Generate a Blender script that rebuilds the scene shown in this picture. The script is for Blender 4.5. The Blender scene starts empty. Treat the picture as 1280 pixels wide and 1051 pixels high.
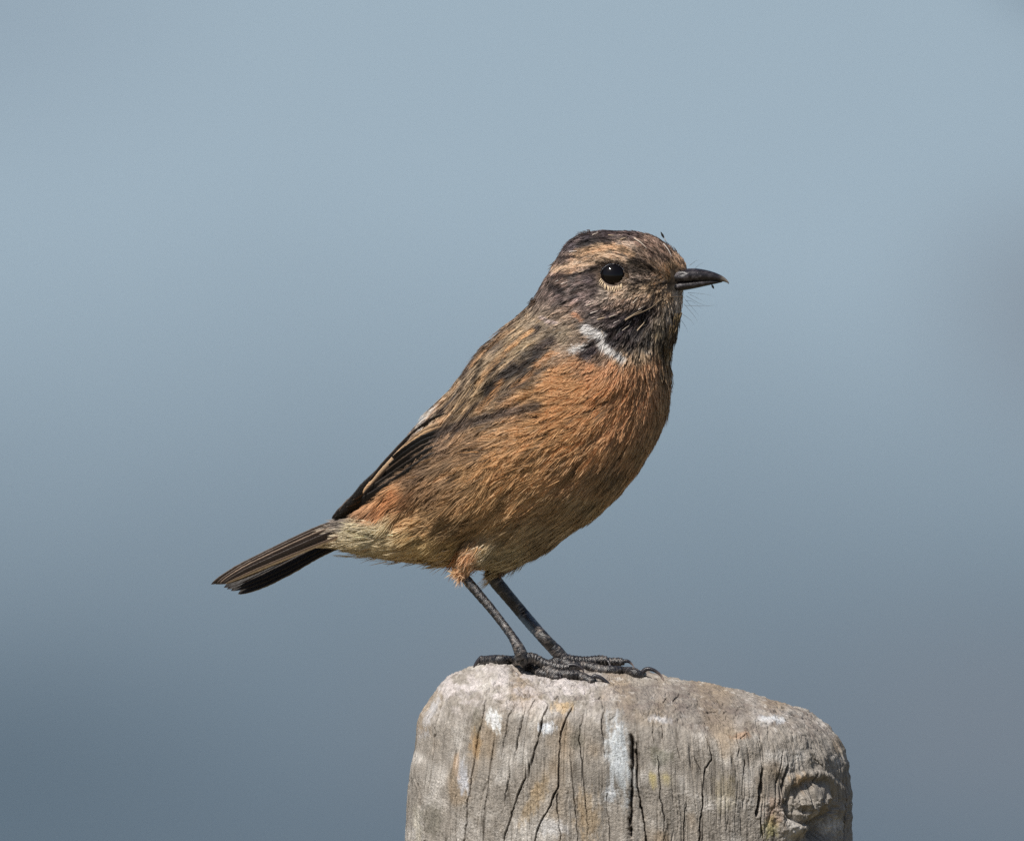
import bpy, bmesh, math, random
import numpy as np
from mathutils import Vector, noise
from mathutils.bvhtree import BVHTree

rng = np.random.default_rng(7)
random.seed(7)
sc = bpy.context.scene
col = sc.collection

# ------------------------------------------------------------------ camera
S = 0.21333 / 1280.0            # metres per photo pixel at the bird
DIST = 5.0
PITCH = math.radians(5.0)
Z0 = 1.30                       # height above the ground of the picture centre at the bird
FOCAL = 36.0 * DIST / 0.21333
cp, sp = math.cos(PITCH), math.sin(PITCH)
CAM = np.array([0.0, -DIST * cp, Z0 + DIST * sp])
cam_d = bpy.data.cameras.new('camera')
cam = bpy.data.objects.new('camera', cam_d)
col.objects.link(cam)
cam.location = CAM
cam.rotation_euler = (math.radians(90) - PITCH, 0, 0)
cam_d.lens = FOCAL
cam_d.sensor_width = 36.0
cam_d.clip_start = 0.1
cam_d.clip_end = 6000
cam_d.dof.use_dof = True
cam_d.dof.focus_distance = DIST - 0.009
cam_d.dof.aperture_fstop = FOCAL / 24.0
sc.camera = cam

# ------------------------------------------------------------------ light
SUN_DIR = Vector((-0.34, -0.46, 0.82)).normalized()      # towards the sun
elev = math.asin(SUN_DIR.z)
azim = math.atan2(SUN_DIR.x, SUN_DIR.y)
w = bpy.data.worlds.new('World')
sc.world = w
w.use_nodes = True
wn = w.node_tree
bg = wn.nodes['Background']
sky = wn.nodes.new('ShaderNodeTexSky')
sky.sky_type = 'NISHITA'
sky.sun_disc = False
sky.sun_elevation = elev
sky.sun_rotation = azim
sky.air_density = 1.0
sky.dust_density = 1.5
wn.links.new(sky.outputs[0], bg.inputs[0])
bg.inputs[1].default_value = 0.068
sd = bpy.data.lights.new('sun', 'SUN')
sd.energy = 4.7
sd.angle = math.radians(0.55)
sd.color = (1.0, 0.95, 0.88)
sun = bpy.data.objects.new('sun', sd)
col.objects.link(sun)
sun.location = (-3, -4, 8)
sun.rotation_euler = SUN_DIR.to_track_quat('Z', 'Y').to_euler()
vs = sc.view_settings
vs.view_transform = 'Standard'
vs.look = 'None'
vs.gamma = 1.0
vs.exposure = 0.0
vs.use_curve_mapping = False
sc.cycles.max_bounces = 6
sc.cycles.use_denoising = False

# ------------------------------------------------------------------ helpers
def P(px, py, y=0.0):
    """world points of photo pixels on the vertical plane at depth y (in photo pixels)"""
    px = np.asarray(px, float); py = np.asarray(py, float); y = np.asarray(y, float) * S
    k = 36.0 / FOCAL / 1280.0
    dx = (px - 640.0) * k
    dv = (525.5 - py) * k
    dy = cp + dv * sp
    dz = -sp + dv * cp
    t = (y - CAM[1]) / dy
    return np.stack([CAM[0] + dx * t, CAM[1] + dy * t, CAM[2] + dz * t], -1)

def proj(p):
    p = np.asarray(p, float)
    d = p - CAM
    f = d[..., 1] * cp - d[..., 2] * sp
    u = d[..., 1] * sp + d[..., 2] * cp
    k = 36.0 / FOCAL / 1280.0
    return 640.0 + d[..., 0] / f / k, 525.5 - u / f / k

def lin(c):
    c = np.asarray(c, float) / 255.0
    return np.where(c <= 0.04045, c / 12.92, ((c + 0.055) / 1.055) ** 2.4)

def sstep(a, b, x):
    t = np.clip((x - a) / (b - a), 0, 1)
    return t * t * (3 - 2 * t)

def mesh_np(name, verts, faces, mat, parent=None, colour=None, smooth=True, uv=None):
    """faces: list of int arrays, each (n, k)"""
    me = bpy.data.meshes.new(name)
    verts = np.asarray(verts, np.float32)
    faces = [np.asarray(f, np.int32) for f in faces if len(f)]
    loops = np.concatenate([f.ravel() for f in faces])
    sizes = np.concatenate([np.full(len(f), f.shape[1], np.int32) for f in faces])
    starts = np.concatenate([[0], np.cumsum(sizes)[:-1]]).astype(np.int32)
    me.vertices.add(len(verts)); me.vertices.foreach_set('co', verts.ravel())
    me.loops.add(len(loops)); me.loops.foreach_set('vertex_index', loops)
    me.polygons.add(len(sizes))
    me.polygons.foreach_set('loop_start', starts)
    me.polygons.foreach_set('loop_total', sizes)
    if smooth:
        me.polygons.foreach_set('use_smooth', np.ones(len(sizes), bool))
    me.update(calc_edges=True)
    if colour is not None:
        a = me.attributes.new('Col', 'FLOAT_COLOR', 'POINT')
        c = np.ones((len(verts), 4), np.float32); c[:, :3] = colour
        a.data.foreach_set('color', c.ravel())
    if uv is not None:
        u = me.uv_layers.new(name='UVMap')
        u.data.foreach_set('uv', np.asarray(uv, np.float32)[loops].ravel())
    me.validate()
    if mat: me.materials.append(mat)
    o = bpy.data.objects.new(name, me)
    col.objects.link(o)
    if parent is not None: attach(o, parent)
    return o

def attach(o, parent):
    o.parent = parent
    bpy.context.view_layer.update()
    o.matrix_parent_inverse = parent.matrix_world.inverted()

def grid_faces(nr, nc, wrap=False):
    r = np.arange(nr - 1)[:, None]; c = np.arange(nc if wrap else nc - 1)[None, :]
    c2 = (c + 1) % nc
    return np.stack([r * nc + c, r * nc + c2, (r + 1) * nc + c2, (r + 1) * nc + c], -1).reshape(-1, 4)

def catmull(pts, n):
    """n samples of a smooth curve through pts (rows of any dimension)"""
    p = np.asarray(pts, float)
    p = np.vstack([2 * p[0] - p[1], p, 2 * p[-1] - p[-2]])
    seg = len(p) - 3
    t = np.linspace(0, seg, n)
    i = np.minimum(t.astype(int), seg - 1); f = (t - i)[:, None]
    a, b, c, d = p[i], p[i + 1], p[i + 2], p[i + 3]
    return 0.5 * (2 * b + (c - a) * f + (2 * a - 5 * b + 4 * c - d) * f ** 2 + (3 * b - a - 3 * c + d) * f ** 3)

def nrm(v):
    return v / np.maximum(np.linalg.norm(v, axis=-1, keepdims=True), 1e-12)

# value noise in numpy -------------------------------------------------
_perm = rng.random((256, 256))
def vnoise(x, y, seed=0):
    x = np.asarray(x, float) + seed * 17.31; y = np.asarray(y, float) + seed * 9.77
    xi = np.floor(x).astype(int); yi = np.floor(y).astype(int)
    fx = x - xi; fy = y - yi
    fx = fx * fx * (3 - 2 * fx); fy = fy * fy * (3 - 2 * fy)
    g = lambda a, b: _perm[a & 255, b & 255]
    return ((g(xi, yi) * (1 - fx) + g(xi + 1, yi) * fx) * (1 - fy)
            + (g(xi, yi + 1) * (1 - fx) + g(xi + 1, yi + 1) * fx) * fy) * 2 - 1

def fbm(x, y, oct=4, seed=0, gain=0.5):
    s = 0; a = 1.0; n = 0
    for k in range(oct):
        s = s + a * vnoise(x * 2 ** k, y * 2 ** k, seed + k * 3); n += a; a *= gain
    return s / n

def dist_poly(px, py, pts):
    """distance to a polyline and the position 0..1 along it"""
    best = np.full(px.shape, 1e9); par = np.zeros(px.shape)
    n = len(pts) - 1
    for i in range(n):
        ax, ay = pts[i]; bx, by = pts[i + 1]
        dx, dy = bx - ax, by - ay
        L = dx * dx + dy * dy + 1e-9
        t = np.clip(((px - ax) * dx + (py - ay) * dy) / L, 0, 1)
        d = np.hypot(px - ax - t * dx, py - ay - t * dy)
        m = d < best
        best = np.where(m, d, best); par = np.where(m, (i + t) / n, par)
    return best, par

# ------------------------------------------------------------------ materials
def new_mat(name, rough=0.6, spec=0.3, base=(0.5, 0.5, 0.5)):
    m = bpy.data.materials.new(name); m.use_nodes = True
    nt = m.node_tree; b = nt.nodes['Principled BSDF']
    b.inputs['Base Color'].default_value = (*base, 1)
    b.inputs['Roughness'].default_value = rough
    b.inputs['Specular IOR Level'].default_value = spec
    return m, nt, b

def node(nt, kind, **kw):
    n = nt.nodes.new(kind)
    for k, v in kw.items():
        if k in n.inputs: n.inputs[k].default_value = v
        else: setattr(n, k, v)
    return n

def attr_mat(name, rough, spec, bump=None, transl=0.0, noise_mix=None):
    m, nt, b = new_mat(name, rough, spec)
    at = node(nt, 'ShaderNodeAttribute', attribute_name='Col')
    src = at.outputs['Color']
    if noise_mix:
        sc_, lo, hi = noise_mix
        tc = node(nt, 'ShaderNodeTexCoord')
        nz = node(nt, 'ShaderNodeTexNoise', Scale=sc_, Detail=5.0, Roughness=0.65)
        nt.links.new(tc.outputs['Object'], nz.inputs['Vector'])
        mr = node(nt, 'ShaderNodeMapRange')
        mr.inputs[1].default_value = 0.3; mr.inputs[2].default_value = 0.7
        mr.inputs[3].default_value = lo; mr.inputs[4].default_value = hi
        nt.links.new(nz.outputs[0], mr.inputs[0])
        mx = node(nt, 'ShaderNodeVectorMath', operation='SCALE')
        nt.links.new(src, mx.inputs[0]); nt.links.new(mr.outputs[0], mx.inputs['Scale'])
        src = mx.outputs[0]
    nt.links.new(src, b.inputs['Base Color'])
    if bump:
        bs, bd = bump
        tc = node(nt, 'ShaderNodeTexCoord')
        nz = node(nt, 'ShaderNodeTexNoise', Scale=bs, Detail=6.0, Roughness=0.7)
        nt.links.new(tc.outputs['Object'], nz.inputs['Vector'])
        bp = node(nt, 'ShaderNodeBump', Strength=1.0, Distance=bd)
        nt.links.new(nz.outputs[0], bp.inputs['Height'])
        nt.links.new(bp.outputs[0], b.inputs['Normal'])
    if transl > 0:
        out = nt.nodes['Material Output']
        tr = node(nt, 'ShaderNodeBsdfTranslucent')
        nt.links.new(src, tr.inputs[0])
        ms = node(nt, 'ShaderNodeMixShader'); ms.inputs[0].default_value = transl
        nt.links.new(b.outputs[0], ms.inputs[1]); nt.links.new(tr.outputs[0], ms.inputs[2])
        nt.links.new(ms.outputs[0], out.inputs[0])
    return m

M_barb = attr_mat('feather_barbs', 0.55, 0.35, transl=0.16)
M_down = attr_mat('down', 0.9, 0.1)
M_wood = attr_mat('weathered_wood', 0.85, 0.2, bump=(2600, 0.00035), noise_mix=(900, 0.78, 1.2))
M_leg = attr_mat('leg_skin', 0.32, 0.8, bump=(5200, 0.00012), noise_mix=(3400, 0.4, 1.9))
M_bill = attr_mat('bill_horn', 0.33, 0.55, bump=(4500, 0.00006), noise_mix=(2200, 0.6, 1.6))
M_eye, nt_, b_ = new_mat('eye_cornea', 0.09, 0.32, (0.004, 0.003, 0.003))
b_.inputs['Coat Weight'].default_value = 0.1
b_.inputs['Coat Roughness'].default_value = 0.05

# flight feathers: vertex colour, barb relief across the vane
M_vane, nt_, b_ = new_mat('feather_vane', 0.5, 0.4)
at = node(nt_, 'ShaderNodeAttribute', attribute_name='Col')
uvn = node(nt_, 'ShaderNodeTexCoord')
mp = node(nt_, 'ShaderNodeMapping'); mp.inputs['Scale'].default_value = (1.0, 1.0, 1.0)
nt_.links.new(uvn.outputs['UV'], mp.inputs['Vector'])
nz = node(nt_, 'ShaderNodeTexNoise', Scale=1.0, Detail=3.0, Roughness=0.7)
nt_.links.new(mp.outputs[0], nz.inputs['Vector'])
mr = node(nt_, 'ShaderNodeMapRange')
mr.inputs[1].default_value = 0.3; mr.inputs[2].default_value = 0.7; mr.inputs[3].default_value = 0.6; mr.inputs[4].default_value = 1.45
nt_.links.new(nz.outputs[0], mr.inputs[0])
mx = node(nt_, 'ShaderNodeVectorMath', operation='SCALE')
nt_.links.new(at.outputs['Color'], mx.inputs[0]); nt_.links.new(mr.outputs[0], mx.inputs['Scale'])
nt_.links.new(mx.outputs[0], b_.inputs['Base Color'])
bp = node(nt_, 'ShaderNodeBump', Strength=0.8, Distance=0.00012)
nt_.links.new(nz.outputs[0], bp.inputs['Height']); nt_.links.new(bp.outputs[0], b_.inputs['Normal'])

# ------------------------------------------------------------------ setting: sea and cliff top
SEA_Z = -20.0
m_sea, nt_, b_ = new_mat('sea_water', 0.32, 0.5, (0.06, 0.10, 0.13))
tc = node(nt_, 'ShaderNodeTexCoord')
mp = node(nt_, 'ShaderNodeMapping'); mp.inputs['Scale'].default_value = (0.16, 0.022, 1)
nt_.links.new(tc.outputs['Object'], mp.inputs[0])
nz = node(nt_, 'ShaderNodeTexNoise', Scale=1.0, Detail=2.0)
nt_.links.new(mp.outputs[0], nz.inputs['Vector'])
sepx = node(nt_, 'ShaderNodeSeparateXYZ'); nt_.links.new(tc.outputs['Object'], sepx.inputs[0])
# darker sea colour inshore, paler further out
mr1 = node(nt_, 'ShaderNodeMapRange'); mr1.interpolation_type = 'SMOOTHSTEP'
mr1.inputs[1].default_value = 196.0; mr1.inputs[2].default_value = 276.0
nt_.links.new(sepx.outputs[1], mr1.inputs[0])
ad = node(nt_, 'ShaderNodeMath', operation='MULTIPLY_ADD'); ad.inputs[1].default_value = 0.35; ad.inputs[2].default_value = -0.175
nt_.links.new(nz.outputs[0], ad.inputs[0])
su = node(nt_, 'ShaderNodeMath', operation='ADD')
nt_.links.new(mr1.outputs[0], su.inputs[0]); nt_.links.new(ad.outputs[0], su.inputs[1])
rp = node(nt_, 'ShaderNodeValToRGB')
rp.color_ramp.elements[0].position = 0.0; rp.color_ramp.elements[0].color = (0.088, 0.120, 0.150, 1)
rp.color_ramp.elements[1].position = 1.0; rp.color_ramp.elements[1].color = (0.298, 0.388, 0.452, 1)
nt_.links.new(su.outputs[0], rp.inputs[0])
src = rp.outputs[0]
# soft colour patches on the water: (x, y, rx, ry, colour, strength)
for (x_, y_, rx_, ry_, c_, st_) in [(7.3, 313, 1.3, 14, (0.09, 0.12, 0.15), 0.9), (6.6, 256, 3.2, 28, (0.16, 0.175, 0.20), 0.7),
                                    (-5.0, 204, 4.0, 22, (0.055, 0.085, 0.11), 0.6), (0.6, 212, 3.0, 16, (0.17, 0.17, 0.18), 0.4),
                                    (4.4, 212, 3.0, 18, (0.16, 0.17, 0.19), 0.5), (-7.5, 305, 5.0, 40, (0.24, 0.31, 0.37), 0.7)]:
    vsb = node(nt_, 'ShaderNodeVectorMath', operation='SUBTRACT'); vsb.inputs[1].default_value = (x_, y_, 0)
    nt_.links.new(tc.outputs['Object'], vsb.inputs[0])
    vdv = node(nt_, 'ShaderNodeVectorMath', operation='DIVIDE'); vdv.inputs[1].default_value = (rx_, ry_, 1)
    nt_.links.new(vsb.outputs[0], vdv.inputs[0])
    ln = node(nt_, 'ShaderNodeVectorMath', operation='LENGTH'); nt_.links.new(vdv.outputs[0], ln.inputs[0])
    mr2 = node(nt_, 'ShaderNodeMapRange'); mr2.interpolation_type = 'SMOOTHSTEP'
    mr2.inputs[1].default_value = 1.0; mr2.inputs[2].default_value = 0.0; mr2.inputs[3].default_value = 0.0; mr2.inputs[4].default_value = st_
    nt_.links.new(ln.outputs['Value'], mr2.inputs[0])
    mc = node(nt_, 'ShaderNodeMix', data_type='RGBA')
    nt_.links.new(mr2.outputs[0], mc.inputs[0]); nt_.links.new(src, mc.inputs[6]); mc.inputs[7].default_value = (*c_, 1)
    src = mc.outputs[2]
nt_.links.new(src, b_.inputs['Base Color'])
wv = node(nt_, 'ShaderNodeTexNoise', Scale=0.9, Detail=4.0)
nt_.links.new(tc.outputs['Object'], wv.inputs['Vector'])
bp = node(nt_, 'ShaderNodeBump', Strength=0.35, Distance=0.25)
nt_.links.new(wv.outputs[0], bp.inputs['Height']); nt_.links.new(bp.outputs[0], b_.inputs['Normal'])
n = 40
gx = np.linspace(-2500, 2500, n); gy = np.linspace(8, 5000, n)
X, Y = np.meshgrid(gx, gy)
sea = mesh_np('sea', np.stack([X, Y, np.zeros_like(X)], -1).reshape(-1, 3), [grid_faces(n, n)], m_sea)
sea.location = (0, 0, SEA_Z)
sea['kind'] = 'structure'

m_gr, nt_, b_ = new_mat('turf', 0.95, 0.1)
tc = node(nt_, 'ShaderNodeTexCoord')
nz = node(nt_, 'ShaderNodeTexNoise', Scale=9.0, Detail=8.0, Roughness=0.7)
nt_.links.new(tc.outputs['Object'], nz.inputs['Vector'])
rp = node(nt_, 'ShaderNodeValToRGB')
rp.color_ramp.elements[0].position = 0.35; rp.color_ramp.elements[0].color = (0.075, 0.065, 0.035, 1)
rp.color_ramp.elements[1].position = 0.7; rp.color_ramp.elements[1].color = (0.19, 0.15, 0.08, 1)
nt_.links.new(nz.outputs[0], rp.inputs[0]); nt_.links.new(rp.outputs[0], b_.inputs['Base Color'])
nx, ny = 120, 120
gx = np.linspace(-60, 60, nx); gy = np.concatenate([np.linspace(-60, 1.8, ny - 30), 1.8 + np.linspace(0.05, 14, 30)])
X, Y = np.meshgrid(gx, gy)
Zg = 0.05 * fbm(X * 0.6, Y * 0.6, 4, 3) + np.where(Y > 1.8, -((Y - 1.8) * 1.9) + 0.6 * fbm(X, Y, 4, 5) * np.minimum(1, (Y - 1.8)), 0)
ground = mesh_np('ground', np.stack([X, Y, Zg], -1).reshape(-1, 3), [grid_faces(ny, nx)], m_gr)
ground['kind'] = 'structure'

# ------------------------------------------------------------------ the wooden post
def srgb_mix(a, b, t):
    t = np.asarray(t)[..., None]
    return a * (1 - t) + b * t

PCX, PHX, PHY = 786.0, 273.0, 225.0       # centre and half sizes in photo pixels
PN, PA = 4.5, 112.0
def post_top(xp):                          # height (px, upwards from picture centre) of the crest
    return -(np.interp(xp, [500, 522, 535, 560, 590, 612, 660, 700, 760, 830, 905, 985, 1010, 1035, 1070],
                       [868, 856, 848, 832, 826, 821, 828, 831, 837, 845, 859, 873, 878, 886, 902]) - 525.5)

NC = 1450
th = np.linspace(0, 1, NC, endpoint=False)
# more columns on the side towards the camera
ang = 2 * math.pi * (th + 0.085 * np.sin(2 * math.pi * th) ) - math.pi / 2 + math.pi
ca, sa = np.cos(ang), np.sin(ang)
m_ = 2.0 / 2.7
ux = np.sign(ca) * np.abs(ca) ** m_
uy = np.sign(sa) * np.abs(sa) ** m_
q = np.concatenate([np.linspace(0.015, 1, 215)])
rho_top = np.sin(q * math.pi / 2) ** 0.9
drop_top = PA * (1 - (1 - np.minimum(rho_top, 1) ** PN) ** (1 / PN))
side = np.concatenate([np.linspace(0.8, 150, 165), np.array([165, 190, 230, 300, 420, 700, 1200, 2400, 4200, 5150])])
rows_rho = np.concatenate([rho_top, np.ones(len(side)) ])
rows_drop = np.concatenate([drop_top, PA + side])
NR = len(rows_rho)
RHO = rows_rho[:, None] * np.ones((1, NC))
DROP = rows_drop[:, None] * np.ones((1, NC))
flare = 1 + 0.00012 * np.maximum(DROP - 60, 0) * np.exp(-np.maximum(DROP - 60, 0) / 1500)
Xp = PCX + PHX * RHO * ux[None] * flare
Yp = PHY * RHO * uy[None] * flare + 10
Zp = post_top(PCX + PHX * RHO * ux[None] * 1.0) * 1.0
Zp = Zp + 0.055 * np.minimum(Yp + 5, 0)
Zp = Zp - 0.30 * np.maximum(Yp + 5, 0) * sstep(-5, 60, Yp)
Xp = Xp + 6 * np.exp(-((DROP - 62) / 48) ** 2) * sstep(-0.3, -0.9, ux)[None]
blend = sstep(0, 260, DROP)
Zp = Zp * (1 - blend) + (-(846 - 525.5)) * blend - DROP     # px, upward
# to world: Zp is measured as seen (vertical px at y=0)
base = P(PCX, 525.5, 0)
W = np.stack([(Xp - 640) * S, Yp * S, base[2] + Zp * S], -1)
# normals of the plain shape
def grid_normals(W):
    du = np.roll(W, -1, 1) - np.roll(W, 1, 1)
    dv = np.gradient(W, axis=0)
    return nrm(np.cross(du, dv))
Nn = grid_normals(W)
if Nn[250, :, :].mean() is not None:
    cdir = np.sign((Nn[230] * (W[230] - W[230].mean(0))).sum(-1).mean())
    Nn = Nn * cdir
px, py = proj(W)
front = sstep(0.25, -0.1, Nn[..., 1])      # 1 towards the camera or up
upw = Nn[..., 2]
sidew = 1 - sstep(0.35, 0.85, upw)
arc = np.cumsum(np.concatenate([[0], np.hypot(np.diff(Xp[215]), np.diff(Yp[215]))]))[None] * np.ones((NR, 1))
vert = -Zp
# broad form
D = 5.0 * fbm(Xp / 90, (vert + Yp) / 110, 3, 1)
D += sidew * 3.2 * fbm(arc / 26, vert / 240, 3, 11)
# fibres along the grain
warp = 10 * fbm(arc / 60, vert / 130, 2, 21)
fib = fbm((arc + warp) / 4.2, vert / 75, 3, 31, 0.65)
D += sidew * 1.2 * fib
rid = 1 - np.abs(fbm((arc + warp) / 9.0, vert / 150, 3, 41))
D -= sidew * 1.7 * sstep(0.93, 0.995, rid)
# weathered end grain
top = 1 - sidew
eg = fbm(Xp / 9, Yp / 7, 5, 51, 0.6)
D += top * 3.6 * eg
D += 3.2 * fbm(Xp / 24, (vert + Yp) / 24, 3, 57) * sstep(260, 40, vert - 250)
rid2 = 1 - np.abs(fbm((Xp + Yp * 0.4) / 13 + 0.8 * vnoise(Xp / 20, Yp / 20, 3), (Yp) / 30, 3, 61))
D -= top * 2.2 * sstep(0.90, 0.99, rid2)
D += 0.7 * fbm(arc / 1.9, vert / 2.4, 3, 71) + top * 0.6 * fbm(Xp / 2.2, Yp / 2.2, 2, 81)
# cracks of the face towards the camera (photo pixels, half width, depth)
cracks = [
 ([(553, 870), (547, 890), (542, 920), (538, 960), (535, 995)], 1.3, 6),
 ([(608, 872), (603, 892), (597, 912), (592, 940), (588, 975), (583, 1010), (580, 1060)], 1.6, 9),
 ([(618, 920), (612, 950), (609, 985), (604, 1020), (602, 1060)], 1.0, 6),
 ([(645, 876), (637, 892), (630, 920), (624, 955)], 0.9, 5),
 ([(658, 880), (651, 905), (645, 935), (640, 955)], 0.9, 5),
 ([(686, 881), (679, 893), (676, 910), (671, 930), (661, 958), (650, 985), (640, 1012), (632, 1040), (628, 1060)], 1.7, 12),
 ([(670, 870), (664, 880), (660, 890)], 1.0, 5),
 ([(718, 880), (708, 895), (701, 915), (699, 940), (698, 970), (697, 985), (687, 1008), (675, 1030), (664, 1060)], 1.7, 12),
 ([(697, 985), (696, 1010), (699, 1030), (702, 1060)], 0.9, 5),
 ([(730, 890), (726, 905), (724, 920), (727, 950), (730, 975), (733, 1010), (735, 1045)], 1.1, 7),
 ([(712, 930), (714, 960), (717, 990), (721, 1030), (722, 1060)], 0.9, 4),
 ([(757, 885), (751, 900), (754, 925), (756, 945)], 1.0, 5),
 ([(758, 985), (760, 1020), (763, 1060)], 0.9, 4),
 ([(790, 915), (791, 940), (790, 970), (789, 1010), (788, 1060)], 3.2, 22),
 ([(795, 925), (796, 950), (797, 985), (801, 1005), (806, 1030), (808, 1060)], 2.2, 14),
 ([(817, 900), (816, 915), (818, 930)], 1.0, 5),
 ([(828, 905), (828, 925)], 1.0, 5),
 ([(823, 940), (824, 965), (826, 995), (830, 1020), (829, 1060)], 1.0, 6),
 ([(845, 930), (850, 950)], 0.9, 4),
 ([(880, 915), (887, 935), (890, 950), (882, 960), (880, 985), (877, 1010), (874, 1060)], 1.4, 9),
 ([(858, 1000), (856, 1025), (854, 1060)], 1.0, 5),
 ([(868, 945), (872, 955), (876, 962)], 0.9, 4),
 ([(921, 915), (922, 935), (922, 945)], 1.2, 6),
 ([(930, 950), (931, 968)], 1.6, 9),
 ([(955, 960), (950, 985), (947, 1010), (946, 1020)], 3.0, 18),
 ([(978, 940), (974, 965), (968, 985), (967, 1010)], 1.5, 9),
 ([(950, 1020), (953, 1040), (956, 1060)], 1.5, 9),
 ([(985, 955), (980, 975), (972, 1005)], 3.0, 10),
 ([(1003, 925), (1015, 945), (1028, 960)], 1.2, 6),
 ([(1015, 920), (1028, 940)], 1.1, 5),
 ([(1020, 965), (1017, 978), (1008, 985)], 1.4, 7),
 ([(1052, 975), (1054, 1010), (1054, 1060)], 2.0, 12),
 ([(950, 920), (951, 940)], 1.0, 5),
 ([(521, 945), (520, 965), (525, 985), (526, 1010)], 2.0, 8),
 ([(529, 1030), (533, 1045), (530, 1060)], 2.0, 8),
 ([(570, 985), (567, 1020), (570, 1060)], 1.0, 4),
 ([(640, 957), (632, 985), (627, 1020)], 0.8, 4),
]
topcracks = [
 ([(742, 880), (752, 868)], 1.2, 4), ([(827, 878), (834, 870)], 1.4, 4), ([(840, 876), (850, 867)], 1.4, 5),
 ([(878, 887), (895, 884), (905, 887), (914, 885)], 1.6, 5), ([(918, 888), (925, 882), (935, 884)], 1.3, 4),
 ([(786, 884), (788, 880)], 1.3, 4), ([(640, 838), (645, 834)], 1.2, 3), ([(690, 874), (700, 866)], 1.0, 3),
 ([(985, 888), (1000, 892)], 1.6, 4), ([(760, 900), (770, 896)], 1.0, 3), ([(925, 925), (935, 917)], 1.0, 4),
 ([(968, 895), (968, 904)], 0.8, 3), ([(860, 894), (875, 897), (890, 895)], 0.9, 3), ([(800, 893), (815, 896)], 0.9, 2),
]
jx = 1.9 * fbm(px / 11, py / 9, 3, 91); jy = 1.0 * fbm(px / 7, py / 7, 2, 95)
crk = np.zeros_like(D)
vis = front > 0.3
vi = np.where(vis & (py < 1075) & (py > 810))
qx, qy = px[vi] + jx[vi], py[vi] + jy[vi]
cd = np.zeros(qx.shape)
for pts, hw, dp in cracks + topcracks:
    xs = [p[0] for p in pts]; ys = [p[1] for p in pts]
    mm = (qx > min(xs) - 14) & (qx < max(xs) + 14) & (qy > min(ys) - 14) & (qy < max(ys) + 14)
    if not mm.any(): continue
    d, t = dist_poly(qx[mm], qy[mm], pts)
    end = np.sin(np.clip(t, 0.0, 1.0) * math.pi) ** 0.4 if max(ys) < 1050 else sstep(-0.02, 0.12, t)
    hwv = np.maximum(hw * 0.46, 0.5) * (0.6 + 0.4 * end) * (0.85 + 0.4 * vnoise(qx[mm] / 5, qy[mm] / 9, 7))
    v = dp * end * np.exp(-(d / np.maximum(hwv, 0.3)) ** 2)
    v -= 0.6 * np.exp(-((d - hwv * 2.3) / (hwv * 1.0)) ** 2) * end      # raised lips
    cd[mm] = np.where(np.abs(v) > np.abs(cd[mm]), v, cd[mm])
crk[vi] = cd
D -= crk
# the knot low on the right
def ell(cx, cy, rx, ry, a=0):
    a = math.radians(a); dx = px - cx; dy = py - cy
    return np.hypot((dx * math.cos(a) - dy * math.sin(a)) / rx, (dx * math.sin(a) + dy * math.cos(a)) / ry)
kn = np.zeros_like(D)
e = ell(1012, 1003, 24, 20, 20)
wob = 0.25 * fbm(px / 12, py / 12, 3, 12)
kn += 12 * np.exp(-((e + wob) / 0.9) ** 4)
kn -= 6 * np.exp(-((e + wob - 1.3) / 0.13) ** 2) * sstep(-0.6, 0.6, fbm(px / 16, py / 16, 2, 14) + 0.5)
kn += 4 * np.exp(-((e + wob - 1.7) / 0.3) ** 2)
kn -= 36 * np.exp(-ell(1027, 1034, 11, 18, -20) ** 2)
kn -= 5 * np.exp(-(ell(1004, 1014, 7, 5, 0)) ** 2)
kn -= 12 * np.exp(-ell(999, 1052, 8, 12, 0) ** 2)
kn -= 5 * np.exp(-ell(980, 985, 5, 12, 30) ** 2)
kn += 6 * np.exp(-ell(993, 1036, 14, 10, 0) ** 2)
kn += 6 * np.exp(-(ell(1010, 1005, 50, 60)) ** 2) * fbm(px / 8, py / 8, 4, 15)
D += kn * vis
# rim bumps and scars of the front
for (cx, cy, rx, ry, a, amp) in [(572, 862, 22, 16, 30, 6), (545, 905, 14, 30, 75, 3), (622, 840, 20, 12, 0, 6), (592, 846, 8, 8, 0, -5), (800, 890, 40, 8, 5, 3),
                                 (905, 885, 34, 6, 0, -5), (1000, 893, 26, 6, -15, -4), (930, 930, 26, 14, 0, 4), (860, 935, 20, 18, 0, 2.5),
                                 (770, 970, 14, 34, 80, 2.5), (985, 925, 22, 16, -30, 4), (523, 960, 8, 16, 0, 4), (960, 905, 30, 5, -5, 3),
                                 (700, 862, 40, 5, 0, -2.5), (745, 880, 20, 4, -10, 3), (620, 1000, 10, 40, 0, 2), (740, 980, 8, 50, 0, 2)]:
    D += vis * amp * np.exp(-ell(cx, cy, rx, ry, a) ** 2)
D *= sstep(0.0, 0.06, RHO)
# other faces: generic checks
back = 1 - sstep(-0.1, 0.25, -Nn[..., 1])
rid3 = 1 - np.abs(fbm(arc / 30, vert / 420, 3, 101))
D -= back * sidew * 9 * sstep(0.955, 0.998, rid3)
W2 = W + Nn * D[..., None] * S

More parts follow.
